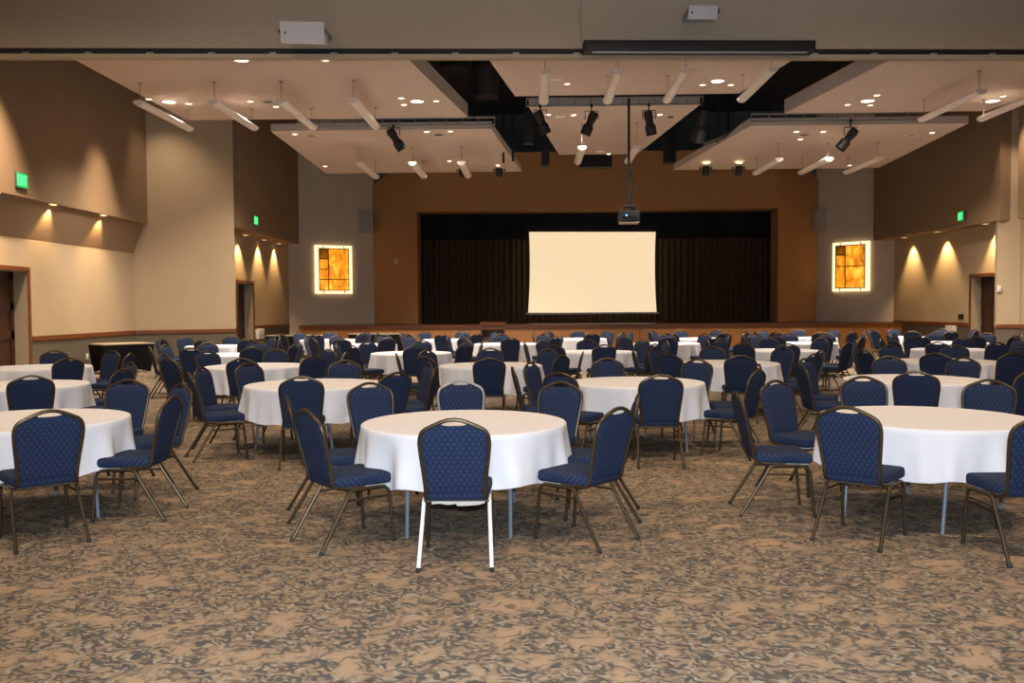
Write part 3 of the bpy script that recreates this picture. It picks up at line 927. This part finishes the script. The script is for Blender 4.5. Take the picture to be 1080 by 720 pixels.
o = mesh_obj('power_cable', bm, M['wire']); tag(o, 'thin grey cable hanging down the header to the screen case', 'cable')

# exit signs, facing the room from the side walls
LET = {'E': [((0, 0), (0, 1)), ((0, 1), (.6, 1)), ((0, .5), (.5, .5)), ((0, 0), (.6, 0))], 'X': [((0, 0), (.65, 1)), ((0, 1), (.65, 0))],
       'I': [((.12, 0), (.12, 1))], 'T': [((.32, 0), (.32, 1)), ((0, 1), (.64, 1))]}
def exit_sign(x, d, dz, rotz, w, h, label):
    t = thing('exit_sign', label, 'exit sign', sh(x, d, dz), rotz, 'green lit exit signs')
    bm = bmesh.new(); box(bm, (0, -.04, 0), (w, 0.06, h), 0.008); mesh_obj('housing', bm, M['plenum_wall'], t)
    bm = bmesh.new(); box(bm, (0, -.0715, 0), (w * .94, 0.004, h * .92)); mesh_obj('face', bm, M['greenbox'], t)
    bm = bmesh.new()
    lh = h * .58; sw = w * .2; x0 = -w * .40
    for ch, adv in (('E', .21), ('X', .22), ('I', .125), ('T', .2)):
        for (a, b) in LET[ch]:
            pa = Vector((x0 + a[0] * sw * 1.25, -.0765, (a[1] - .5) * lh)); pb = Vector((x0 + b[0] * sw * 1.25, -.0765, (b[1] - .5) * lh))
            dv = pb - pa
            box(bm, (pa + pb) / 2, (dv.length + .02, .004, .024), mtx=Matrix.Rotation(-math.atan2(dv.z, dv.x), 4, 'Y'))
        x0 += adv * w * 1.08
    mesh_obj('lettering', bm, M['greenlet'], t)
exit_sign(-10.36, 17.45, 2.62, R(90), 0.42, 0.34, 'green exit sign on the left upper wall, nearest the camera')
exit_sign(-8.35, 26.0, 2.64, R(90), 0.42, 0.32, 'green exit sign above the left bay beside the stage')
exit_sign(12.58, 26.0, 2.59, R(-95), 0.42, 0.32, 'green exit sign on the right upper wall')

# backlit art glass on the far walls
def art(P, Q, px0, py0, px1, py1, vbar, hl, hr, label, am, plum):
    P = Vector((*P, 0)); Q = Vector((*Q, 0)); d = (Q - P).normalized(); n = Vector((d.y, -d.x, 0))
    if n.y > 0: n = -n
    a = on_plane(px0, py0, P, n); b = on_plane(px1, py1, P, n)
    c = (a + b) / 2
    t = thing('stained_glass_panel', label, 'art glass', c, math.atan2(d.y, d.x), 'backlit amber glass panels')
    if d.x < 0: t.rotation_euler.z += PI
    w = (Vector((b.x, b.y)) - Vector((a.x, a.y))).length; h = a.z - b.z
    bm = bmesh.new(); box(bm, (0, -.05, 0), (w, 0.10, h), 0.012); mesh_obj('light_box', bm, M['glowframe'], t)
    iw, ih = w * .80, h * .87
    x0, x1, z0, z1 = -iw / 2, iw / 2, -ih / 2, ih / 2
    xv_ = x0 + iw * vbar
    def pane(xa, xb, za, zb, m):
        bm = bmesh.new(); box(bm, ((xa + xb) / 2, -.112, (za + zb) / 2), (xb - xa - .02, .02, zb - za - .02), .004)
        mesh_obj('glass_pane', bm, m, t)
    zs = [z1] + [z1 - ih * f for f in hl] + [z0]
    for i in range(len(zs) - 1):
        pane(x0, xv_, zs[i + 1], zs[i], plum if i == 0 else am)
    zs2 = [z1] + [z1 - ih * f for f in hr] + [z0]
    for i in range(len(zs2) - 1): pane(xv_, x1, zs2[i + 1], zs2[i], am)
    bm = bmesh.new(); bw = .035
    for (xa, xb, za, zb) in ((x0, x1, z0, z0), (x0, x1, z1, z1), (x0, x0, z0, z1), (x1, x1, z0, z1), (xv_, xv_, z0, z1)):
        box(bm, ((xa + xb) / 2, -.125, (za + zb) / 2), (max(xb - xa, 0) + bw, .022, max(zb - za, 0) + bw))
    for f in hl: box(bm, ((x0 + xv_) / 2, -.125, z1 - ih * f), (xv_ - x0, .022, bw))
    for f in hr: box(bm, ((x1 + xv_) / 2, -.125, z1 - ih * f), (x1 - xv_, .022, bw))
    mesh_obj('leading', bm, M['came'], t, smooth=False)
    bm = bmesh.new()
    for x in (-w * .28, w * .28):
        for z in (-1, 1): box(bm, (x, -.11, z * h * .465), (.03, .03, h * .06))
    mesh_obj('standoff', bm, M['came'], t)
art(FL0, FL1, 331.5, 258.5, 371, 309.5, .31, (.25, .50, .74), (.74,), 'backlit amber glass panel on the pale wall left of the stage', M['amber1'], M['plum'])
art(FR0, FR1, 879.5, 256.5, 917.5, 306.5, .33, (.22, .49), (.49,), 'backlit amber glass panel on the pale wall right of the stage', M['amber2'], M['plum'])
def wall_box(P, Q, px0, py0, px1, py1, dep, name, label, cat, m, group=None, lift=0.0, parts=True):
    P = Vector((*P, 0)); Q = Vector((*Q, 0)); d = (Q - P).normalized(); n = Vector((d.y, -d.x, 0))
    if n.dot(Vector((0, 0, 0)) - P) < 0: n = -n
    a = on_plane(px0, py0, P, n); b = on_plane(px1, py1, P, n); c = (a + b) / 2 + n * lift
    t = thing(name, label, cat, c, math.atan2(n.y, n.x) + PI / 2, group)
    w = (Vector((b.x, b.y)) - Vector((a.x, a.y))).length; h = abs(a.z - b.z)
    bm = bmesh.new(); box(bm, (0, -dep / 2, 0), (w, dep, h), min(.015, w * .1)); mesh_obj('case', bm, M[m], t)
    bm = bmesh.new(); box(bm, (0, -dep - .004, 0), (w * .8, .01, h * .86), .002); mesh_obj('grille' if 'speaker' in name else 'faceplate', bm, M['spkgrille' if m == 'white' else m], t)
    return t
SPK = mat('grey white cabinet', (0.40, 0.37, 0.34), 0.6); M['spk'] = SPK
wall_box(FL0, FL1, 378.5, 222.5, 390, 246.5, 0.3, 'wall_speaker', 'pale speaker high on the wall right of the left amber panel', 'speaker', 'spk', 'pale speakers beside the stage')
wall_box(FR0, FR1, 862.5, 220.5, 872, 245.5, 0.3, 'wall_speaker', 'pale speaker high on the wall left of the right amber panel', 'speaker', 'spk', 'pale speakers beside the stage')
wall_box(sh(13.27, 24.2), sh(12.87, 32.2), 1000.5, 343, 1009, 352, 0.12, 'wall_cabinet', 'small white box low on the wall left of the right door', 'box', 'white')
wall_box(sh(-9.25, 24.3), sh(-9.1, 33.2), 269, 347, 275.5, 357, 0.12, 'wall_cabinet', 'small white box on the left bay wall beside its door', 'box', 'white')
wall_box(sh(13.27, 24.2), sh(12.87, 32.2), 1012, 331, 1016.5, 336.5, 0.05, 'wall_socket', 'small dark plate on the wall left of the right door', 'socket', 'black')
wall_box(sh(12.75, 24.4), sh(14.9, 23.65), 1051.5, 301, 1055.5, 308, 0.05, 'thermostat', 'small white thermostat right of the right door', 'thermostat', 'white')
wall_box(sh(LX, 4), sh(LX, 23.1), 90.3, 373, 92.5, 379, 0.02, 'wall_socket', 'white wall socket left of the black table in the corner', 'socket', 'white')
wall_box(sh(-6.25, 34.0), sh(PL, 32.6), 417, 273.5, 419.5, 278, 0.04, 'wall_switch', 'tiny pale plate on the brown wall left of the stage', 'switch', 'white')

# soffit downlights with their lamps
def soffit_light(p, label, group):
    t = thing('soffit_downlight', label, 'downlight', p, group=group)
    bm = bmesh.new(); lathe(bm, [(.10, .0), (.125, -.002), (.125, -.012), (.10, -.014)], 20, cap=False); mesh_obj('trim_ring', bm, M['white'], t)
    bm = bmesh.new(); lathe(bm, [(.10, -.006), (.001, -.010)], 20, cap=False); mesh_obj('lens', bm, M['lens_gold'], t)
def spot(loc, target, energy, size, blend, col=(1, .74, .45), radius=.05, name='lamp'):
    l = bpy.data.lights.new(name, 'SPOT')
    l.energy = energy; l.spot_size = R(size); l.spot_blend = blend; l.color = col; l.shadow_soft_size = radius
    o = bpy.data.objects.new(name, l); COL.objects.link(o)
    o.location = loc
    o.rotation_euler = (Vector(target) - Vector(loc)).to_track_quat('-Z', 'Y').to_euler()
    return o
GOLD = (1.0, .66, .30)
gl = 'soffit downlights grazing the walls'
for i, d in enumerate((16.7, 18.7, 20.9)):
    # glare cup on the lip plus a lamp grazing the sloped underside
    p = sh(-10.38, d, 2.3)
    bm = None
    t = thing('soffit_downlight', 'warm downlight, %s under the left upper wall' % ('nearest', 'middle one', 'farthest')[i], 'downlight', p, group=gl)
    bm = bmesh.new(); box(bm, (0, 0, -.012), (.075, .26, .024), .006); mesh_obj('trim_plate', bm, M['white'], t)
    bm = bmesh.new(); box(bm, (0, 0, -.026), (.06, .2, .006)); mesh_obj('lens', bm, M['lens_gold'], t)
    spot(sh(-10.34, d, 2.23), sh(-10.58, d, 1.6), 90, 88, .7, GOLD, .03)
for i, d in enumerate((27.0, 28.9, 30.6)):
    soffit_light(sh(-8.95, d, 2.3), 'warm downlight, %s under the left bay overhang' % ('nearest', 'middle one', 'farthest')[i], gl)
    spot(sh(-8.98, d, 2.26), sh(-9.12, d, 0.6), 300, 78, .7, GOLD, .04)
for i, d in enumerate((25.3, 28.0, 30.2)):
    x = 12.82 - (d - 24.4) * .05
    soffit_light(sh(x + .12, d, 2.3), 'warm downlight, %s under the right overhang' % ('nearest', 'middle one', 'farthest')[i], gl)
    spot(sh(x + .16, d, 2.26), sh(x + .36, d, 0.6), 330, 80, .7, GOLD, .04)

# black covered tables near the stage
def stretch_table(loc, rz, L, Wd, label):
    t = thing('covered_table', label, 'table', loc, rz, 'tables in black stretch covers')
    bm = bmesh.new(); box(bm, (0, 0, .735), (L, Wd, .03), .008); mesh_obj('tabletop', bm, M['tan_top'], t)
    bm = bmesh.new()
    n = 12; hgt = .72; rings = []
    def plan(z):
        k = 1 - .16 * math.sin(PI * min(1, (1 - z / hgt) * .5 + 0)) if z < hgt else 1
        return k
    cs = [(-1, -1), (1, -1), (1, 1), (-1, 1)]
    for i in range(n + 1):
        z = hgt * (1 - i / n)
        ring = []
        for e in range(4):
            a, b = cs[e], cs[(e + 1) % 4]
            for q in range(8):
                f = q / 8
                x = a[0] + (b[0] - a[0]) * f; y = a[1] + (b[1] - a[1]) * f
                k = 1 - .13 * (i / n)
                sag = .10 * (i / n) * 4 * f * (1 - f)
                x *= k * (1 - (sag if e in (1, 3) else 0)); y *= k * (1 - (sag if e in (0, 2) else 0))
                zz = z + (.10 * 4 * f * (1 - f) * (i / n) ** 3)
                ring.append(bm.verts.new((x * L / 2 * .995, y * Wd / 2 * .995, max(zz, .01))))
        rings.append(ring)
    for i in range(n):
        for k in range(32): bm.faces.new((rings[i][k], rings[i][(k + 1) % 32], rings[i + 1][(k + 1) % 32], rings[i + 1][k]))
    mesh_obj('stretch_cover', bm, M['spandex'], t)
stretch_table((-10.58, 22.1, 0), R(48), 1.3, .95, 'black covered table with tan top in the left corner')
stretch_table((-7.75, 28.3, 0), R(2), 1.83, .76, 'black covered table with tan top in front of the left bay')
stretch_table((-5.35, 29.6, 0), R(0), 1.83, .76, 'black covered table with tan top before the left end of the stage')

# lectern shape, added in place of the stairs at the stage front
def standin():
    p = at_z(520, 362, 0.0)
    Y = 30.4
    c = at_y(520, 345, Y)
    t = thing('standin', 'red-brown wooden lectern with open shelf added in place of the stage stairs', 'standin', (c.x, Y, 0))
    w, d, h = .84, .5, 1.0
    for s in (-1, 1):
        bm = bmesh.new(); box(bm, (s * (w / 2 - .02), 0, h / 2), (.04, d, h), .006); mesh_obj('side_panel', bm, M['standin'], t)
    bm = bmesh.new(); box(bm, (0, d / 2 - .02, h / 2), (w - .08, .03, h), .004); mesh_obj('back_panel', bm, M['standin'], t)
    for z in (.05, .55):
        bm = bmesh.new(); box(bm, (0, 0, z), (w - .08, d - .06, .03)); mesh_obj('shelf', bm, M['standin'], t)
    bm = bmesh.new(); box(bm, (0, -d / 2 + .02, .28), (w - .085, .02, .44), .004); mesh_obj('front_panel', bm, M['standin'], t)
    bm = bmesh.new(); box(bm, (0, -.01, h + .04), (w + .06, d + .06, .05), .01, mtx=Matrix.Rotation(R(8), 4, 'X')); mesh_obj('reading_top', bm, M['standin'], t)
    bm = bmesh.new(); box(bm, (0, -d / 2 + .02, h - .08), (w - .08, .03, .16), .004); mesh_obj('top_rail', bm, M['standin'], t)
standin()

# ------------------------------------------------------------------ banquet chair
def arch(x):
    x = abs(x)
    T = ((0, .927), (.04, .923), (.08, .910), (.13, .889), (.175, .866), (.197, .846), (.208, .818), (.212, .775))
    for (a, za), (b, zb) in zip(T, T[1:]):
        if x <= b:
            return za + (zb - za) * (x - a) / (b - a)
    return T[-1][1]
def side_w(z):
    T = ((.42, .178), (.50, .183), (.60, .193), (.70, .205), (.775, .212), (.83, .207), (.87, .19))
    if z <= T[0][0]: return T[0][1]
    for (a, wa), (b, wb) in zip(T, T[1:]):
        if z <= b: return wa + (wb - wa) * (z - a) / (b - a)
    return T[-1][1]
def back_y(z): return -.205 - (z - .45) * .235
def make_chair(frame_mat, rear_mat, glides=True):
    t = thing('banquet_chair', '', 'chair')
    # seat cushion
    bm = bmesh.new()
    box(bm, (0, .01, .445), (.42, .42, .078), .032, 4)
    for v in bm.verts:
        k = 1 + .05 * (v.co.y / .21)
        v.co.x *= k
        if v.co.z > .445:
            v.co.z += .018 * max(0, 1 - (v.co.x / .22) ** 2) * max(0, 1 - ((v.co.y - .01) / .22) ** 2)
    mesh_obj('seat', bm, M['blue'], t)
    bm = bmesh.new(); box(bm, (0, .01, .402), (.37, .37, .012), .004)
    mesh_obj('seat_lining', bm, M['lining'], t)
    # back pad
    bm = bmesh.new()
    NU, NV = 18, 14
    zb = .455
    def ztop(u):
        x = u * .19
        za = arch(x) - .006
        dip = .034 * max(0, 1 - (x / .085) ** 2) ** .6
        return min(za, .93) - dip
    f, bk = [], []
    for j in range(NV + 1):
        fr, br = [], []
        for i in range(NU + 1):
            u = -1 + 2 * i / NU
            z = zb + (ztop(u) - zb) * j / NV
            x = u * (side_w(min(z, .83)) - .006)
            if z > .80:                                       # follow the frame round the shoulder
                x = u * min(side_w(min(z, .87)) - .006, .206)
            edge = min(1, min(1 - abs(u), j / NV * 1.5, (1 - j / NV) * 1.5) * 6)
            y = back_y(z)
            fr.append(bm.verts.new((x, y + .006 + .020 * edge ** .5, z)))
            br.append(bm.verts.new((x, y - .004 - .010 * edge ** .5, z)))
        f.append(fr); bk.append(br)
    for j in range(NV):
        for i in range(NU):
            bm.faces.new((f[j][i], f[j][i + 1], f[j + 1][i + 1], f[j + 1][i]))
            bm.faces.new((bk[j][i], bk[j + 1][i], bk[j + 1][i + 1], bk[j][i + 1]))
    for i in range(NU):
        bm.faces.new((f[0][i], bk[0][i], bk[0][i + 1], f[0][i + 1]))
        bm.faces.new((f[NV][i], f[NV][i + 1], bk[NV][i + 1], bk[NV][i]))
    for j in range(NV):
        bm.faces.new((f[j][0], f[j + 1][0], bk[j + 1][0], bk[j][0]))
        bm.faces.new((f[j][NU], bk[j][NU], bk[j + 1][NU], f[j + 1][NU]))
    mesh_obj('backrest', bm, M['blue'], t, angle=60)
    # back frame: one bent tube
    half = [(.192, .02, .404), (.190, -.08, .404), (.188, -.15, .408), (.184, -.195, .424), (.181, -.212, .455)]
    for z in (.50, .56, .62, .68, .74, .78, .81): half.append((side_w(z), back_y(z), z))
    for x in (.203, .193, .175, .15, .12, .08, .04): half.append((x, back_y(arch(x)), arch(x)))
    pts = half + [(0, back_y(arch(0)), arch(0))] + [(-p[0], p[1], p[2]) for p in reversed(half)]
    bm = bmesh.new(); tube(bm, pts, .0135, 8)
    mesh_obj('back_frame', bm, frame_mat, t)
    for s in (-1, 1):
        bm = bmesh.new()
        tube(bm, [(s * .205, .03, .392), (s * .206, .12, .392), (s * .207, .165, .386), (s * .208, .190, .368), (s * .209, .202, .335), (s * .216, .232, 0)], .0125, 8)
        lg = mesh_obj('leg', bm, frame_mat, t)
        if glides:
            bm = bmesh.new(); tube(bm, [(s * .2159, .2315, .022), (s * .216, .232, 0.0)], .0145, 8); mesh_obj('foot_glide', bm, M['black'], lg)
    for s in (-1, 1):
        bm = bmesh.new()
        tube(bm, [(s * .205, .03, .392), (s * .205, -.05, .392), (s * .206, -.085, .386), (s * .207, -.108, .365), (s * .208, -.122, .335), (s * .224, -.325, 0)], .0125, 8)
        lg = mesh_obj('leg', bm, rear_mat, t)
        if glides:
            bm = bmesh.new(); tube(bm, [(s * .2232, -.312, .022), (s * .224, -.325, 0.0)], .0145, 8); mesh_obj('foot_glide', bm, M['black'], lg)
    bm = bmesh.new()
    tube(bm, [(-.2, -.10, .385), (.2, -.10, .385), (.2, .17, .385), (-.2, .17, .385)], .010, 6, closed=True)
    mesh_obj('seat_frame', bm, frame_mat, t)
    bm = bmesh.new()
    tube(bm, [(-.188, -.17, .405), (.188, -.17, .405)], .010, 6)
    mesh_obj('cross_rail', bm, frame_mat, t)
    for s in (-1, 1):
        bm = bmesh.new(); tube(bm, [(s * .209, .205, .325), (s * .209, -.125, .325)], .009, 6)
        mesh_obj('stretcher', bm, frame_mat, t)
    return t
proto = make_chair(M['bronze'], M['bronze'])
proto_far = make_chair(M['bronze'], M['bronze'], False)
proto_silver = make_chair(M['silver'], M['silver'])
proto_white = make_chair(M['bronze'], M['white_leg'])
bm = bmesh.new()
pr_ = None
for (x, z) in ((-.15, .384), (-.10, .388), (-.05, .380), (.0, .386), (.01, .372), (.08, .374), (.14, .379), (.18, .39)):
    q = (bm.verts.new((x, -.186, z)), bm.verts.new((x, -.175, .405)))
    if pr_: bm.faces.new((pr_[0], q[0], q[1], pr_[1]))
    pr_ = q
tl_ = mesh_obj('torn_lining', bm, M['lining'], proto_white); tl_['label'] = 'cream lining hanging torn under the seat'
for pr in (proto_white,):
    for ch in pr.children:
        if ch.name.startswith('leg') and ch.data.materials[0] == M['white_leg']: ch['label'] = 'pale rear leg'

# ------------------------------------------------------------------ round tables and cloths
TR = 0.765
def make_table():
    t = thing('round_table', '', 'table', group='round folding tables')
    bm = bmesh.new()
    lathe(bm, [(.001, .690), (TR - .03, .690), (TR - .012, .700), (TR - .006, .715), (TR - .012, .729), (TR - .03, .732), (.001, .732)], 48, cap=False)
    mesh_obj('tabletop', bm, M['tabletop'], t)
    for sx in (-1, 1):
        for sy in (-1, 1):
            bm = bmesh.new()
            tube(bm, [(sx * .36, sy * .40, .69), (sx * .36, sy * .50, .40), (sx * .36, sy * .56, 0)], .0145, 8)
            mesh_obj('leg', bm, M['steel'], t)
    for sy in (-1, 1):
        bm = bmesh.new(); tube(bm, [(-.36, sy * .50, .40), (.36, sy * .50, .40)], .011, 6)
        tube(bm, [(0, sy * .50, .40), (0, sy * .12, .69)], .009, 6)
        mesh_obj('leg_brace', bm, M['steel'], t)
    return t
proto_table = make_table()
def make_cloth(seed):
    rnd = random.Random(seed)
    bm = bmesh.new()
    N = 192
    ks = [(rnd.randint(9, 13), rnd.uniform(0, 6.3), .5), (rnd.randint(15, 20), rnd.uniform(0, 6.3), .35), (rnd.randint(23, 30), rnd.uniform(0, 6.3), .18)]
    def fold(a):
        f = sum(w * math.sin(k * a + p) for k, p, w in ks)
        return math.copysign(abs(f) ** .85, f) if f > 0 else f * 1.15
    hem = [(3, rnd.uniform(0, 6.3), .012), (11, rnd.uniform(0, 6.3), .008)]
    rings = []
    r0 = TR + .004
    prof = [(0.3, .742), (.6, .742), (r0 - .03, .742), (r0 - .012, .7415), (r0 - .003, .738), (r0 + .002, .731)]
    c = bm.verts.new((0, 0, .742))
    for r, z in prof:
        rings.append([bm.verts.new((r * math.cos(2 * PI * k / N), r * math.sin(2 * PI * k / N), z)) for k in range(N)])
    D = 12
    for i in range(1, D + 1):
        v = i / D
        ring = []
        for k in range(N):
            a = 2 * PI * k / N
            amp = .046 * min(1, v * 1.2) ** 1.1
            ff = fold(a)
            r = r0 + .003 + .026 * v + amp * ff
            r = max(r, TR + .002 - .03 * v)
            da = .010 * v * math.cos(ks[0][0] * a + ks[0][1])
            zb = .375 + sum(w * math.sin(q * a + p) for q, p, w in hem) + .012 * ff
            z = .731 + (zb - .731) * v
            ring.append(bm.verts.new((r * math.cos(a + da), r * math.sin(a + da), z)))
        rings.append(ring)
    for k in range(N): bm.faces.new((c, rings[0][k], rings[0][(k + 1) % N]))
    for i in range(len(rings) - 1):
        for k in range(N): bm.faces.new((rings[i][k], rings[i + 1][k], rings[i + 1][(k + 1) % N], rings[i][(k + 1) % N]))
    me_o = mesh_obj('tablecloth', bm, M['linen'], angle=75)
    return me_o
cloths = [make_cloth(s) for s in (11, 23, 37, 41)]
for c in cloths: tag(c, '', 'tablecloth', 'white round tablecloths')

ROWN = dict(A='front-row', B='second-row', C='third-row', D='fourth-row', E='fifth-row', F='back-row')
ring8 = lambda p: [p + 45 * k for k in range(-3, 5)]
T = {
 'A': [(-4.02, 6.75, [36, 85, 140, 175]), (-.53, 6.55, [2, -51, -98, -141, -175, 147, 97, 57]), (3.0, 6.75, [-46, 5, -93, -142, 176, 135])],
 'B': [(-5.98, 9.9, [38, 85, 145]), (-2.52, 9.9, [8, -56, -97, -130, 176, 120, 90, 53]), (1.17, 10.0, [4, -42, -82, -116, -170, 139, 95, 58]), (4.4, 10.2, [-22, 25, -85, -131, 169, 134, 68])],
 'C': [(-7.56, 13.05, [48, 100, 150, -165]), (-4.2, 13.1, ring8(6)), (-.65, 13.0, ring8(3)), (2.93, 13.3, ring8(-4)), (6.3, 13.5, ring8(-30 + 45))],
 'D': [(-5.81, 16.4, ring8(-8)), (-2.36, 16.7, ring8(3)), (1.19, 16.8, ring8(4)), (4.75, 17.0, ring8(-3)), (8.1, 17.0, ring8(8))],
 'E': [(-7.43, 20.4, ring8(5)), (-4.03, 20.6, ring8(-6)), (-.65, 20.7, ring8(8)), (3.1, 20.5, ring8(-4)), (6.2, 20.3, ring8(2)), (9.5, 20.1, ring8(-9))],
 'F': [(-5.7, 24.0, ring8(4)), (-2.26, 23.6, ring8(-7)), (1.26, 23.7, ring8(3)), (4.4, 23.4, ring8(10)), (7.3, 23.5, ring8(-5)), (10.5, 23.8, ring8(6))],
}
RZ = {('A', 1): {-98: 24, 97: -12, -141: -8, 147: 6}}
RB = {('A', 1): {-141: 1.55, -175: 1.47, 147: 1.45, 2: 1.30, -51: 1.26}, ('A', 0): {175: 1.5, 85: 1.2, 36: 1.25}, ('A', 2): {176: 1.5, 135: 1.5, -90: 1.27}}
SIDE = {0: 'camera side', 1: 'near right', 2: 'right side', 3: 'far right', 4: 'stage side', 5: 'far left', 6: 'left side', 7: 'near left'}
LOOK = {0: 'seen from behind', 1: 'turned half away', 2: 'seen side-on', 3: 'turned half toward us', 4: 'facing us', 5: 'turned half toward us', 6: 'seen side-on', 7: 'turned half away'}
rng = random.Random(5)
allch = []
for row, tabs in T.items():
    n = len(tabs)
    for ti, (cx, cy, angs) in enumerate(tabs):
        if n == 3: pos = ('left', 'centre', 'right')[ti]
        elif ti == 0: pos = 'leftmost'
        elif ti == n - 1: pos = 'rightmost'
        else: pos = ('', 'second', 'third', 'fourth', 'fifth')[ti]
        where = '%s %s table%s' % (pos, ROWN[row], '' if (n == 3 or ti in (0, n - 1)) else ' from left')
        rot = 0 if (row, ti) == ('A', 1) else rng.uniform(0, 6.28)
        dup(proto_table, (cx, cy, 0), rot, 'round folding table under the cloth, the %s' % where)
        c = cloths[(ti * 3 + ord(row)) % 4].copy(); COL.objects.link(c)
        c.location = (cx, cy, 0); c.rotation_euler = (0, 0, rng.uniform(0, 6.28))
        c['label'] = 'white round tablecloth draped over the %s' % where
        seen = set()
        for a in angs:
            far = row in 'DEF'
            ja = a + (rng.uniform(-7, 7) if far else (rng.uniform(-4, 4) if row == 'C' else 0))
            rb = RB.get((row, ti), {}).get(a, 1.31 + rng.uniform(-.02, .10))
            r = rb - .29
            th = R(ja)
            px, py = cx + r * math.sin(th), cy - r * math.cos(th)
            rz = th + R(RZ.get((row, ti), {}).get(a, rng.uniform(-7, 7)))
            oc = int(((a % 360) + 22.5) // 45) % 8
            assert oc not in seen, (row, ti, a); seen.add(oc)
            src = proto if row in 'ABC' else proto_far; look = LOOK[oc] + ','; kind = 'blue chair'
            if row == 'A' and ti == 1 and oc == 4: src = proto_silver; kind = 'silver-framed blue chair'
            if row == 'A' and ti == 1 and oc == 0: src = proto_white; kind = 'blue chair with pale rear legs'; look = 'seen from behind,'
            allch.append((px, py))
            dup(src, (px, py, 0), rz, '%s %s %s of the %s' % (kind, look, SIDE[oc], where), 'blue banquet chairs around the round tables')
for pr in (proto, proto_far, proto_silver, proto_white, proto_table):
    for ch in list(pr.children_recursive): bpy.data.objects.remove(ch)
    bpy.data.objects.remove(pr)
for c in cloths: bpy.data.objects.remove(c)
# nearest-chair spacing check
close = [(i, j, round(math.dist(allch[i], allch[j]), 2)) for i in range(len(allch)) for j in range(i) if math.dist(allch[i], allch[j]) < .42]
print('chairs', len(allch), 'tight pairs', len(close))

# ------------------------------------------------------------------ light
WARM = (1.0, .87, .72)
WARM2 = (1.0, .78, .55)
for (px, py, key) in spec['big']:
    p, n = on_panel(px, py, key)
    spot(p + n * .05, p + n * 5, 900, 120, .8, WARM, .12)
LAMPS = ((264, 106.5, 'L1'), (343, 63, 'L1'), (423, 103, 'L1'), (598, 88, 'M1'), (771, 89, 'M1'), (894, 110, 'R1'), (1058, 101, 'R1'),
         (311, 141, 'L2'), (474, 169.5, 'L2'), (450, 138.5, 'L2'), (605, 121, 'M2'), (868, 138.5, 'R2'), (983, 139.5, 'R2'))
for (px, py, key) in LAMPS:
    p, n = on_panel(px, py, key)
    spot(p + n * .05, p + n * .05 + Vector((0, 0.8 if key[1] == '2' else 0, -5)), 1000 if key[1] == '2' else 600, 130, .85, WARM, .08)
# near ceiling lamps
for (x, y) in ((-6, 3.5), (-2, 3.5), (2, 3.5), (6, 3.5), (-5, 9.5), (0, 9.5), (5, 9.5), (-8.5, 9.5), (9, 9.5)):
    spot((x, y, zh(5.2)), (x, y + (2.5 if y > 9 else 0), 0), 520, 130, .85, WARM2, .12)
# wall washers on the upper left and right walls
for d, e in ((16.3, 3200), (20.6, 2000)):
    spot(sh(-8.95, d, 5.9), sh(-10.1, d, 1.4), e, 42 if d > 18 else 56, 1.0, WARM2, .12)
spot(sh(12.3, 23.6, 5.6), sh(13.2, 23.6, 2.6), 420, 60, .9, WARM2, .08)
spot(sh(-9.4, 22.0, 5.9), sh(-9.5, 23.9, 1.5), 260, 70, .9, WARM2, .08)
# stage moving lights throw a little light on their panels
for px in (744.5, 779, 526.5):
    c = at_y(px, 178, 26.3 * S)
    spot(c + Vector((0, -.15, .05)), c + Vector((-.3, -.9, 1.0)), 22, 90, .8, GOLD, .03)
# camera flash, just above the lens
fl = bpy.data.lights.new('camera_flash', 'SPOT'); fl.energy = 1350; fl.spot_size = R(85); fl.spot_blend = .6
fl.shadow_soft_size = .04; fl.color = (.70, .84, 1.0)
fo = bpy.data.objects.new('camera_flash', fl); COL.objects.link(fo)
fo.location = CAM + Vector((0, -.05, .16))
fo.rotation_euler = (Vector((0.1, 8, .9)) - fo.location).to_track_quat('-Z', 'Y').to_euler()

w = bpy.data.worlds.new('world'); SC.world = w; w.use_nodes = True
nt = w.node_tree; bgn = nt.nodes['Background']
gr = _n(nt, 'ShaderNodeTexNoise'); gr.inputs['Scale'].default_value = 1.0
mx = _n(nt, 'ShaderNodeMix', data_type='RGBA')
mx.inputs['A'].default_value = (.80, .86, 1.0, 1); mx.inputs['B'].default_value = (.95, .93, .92, 1)
nt.links.new(gr.outputs['Fac'], mx.inputs['Factor']); nt.links.new(mx.outputs['Result'], bgn.inputs['Color'])
bgn.inputs['Strength'].default_value = 0.24
SC.view_settings.view_transform = 'Standard'
SC.view_settings.exposure = 0.35
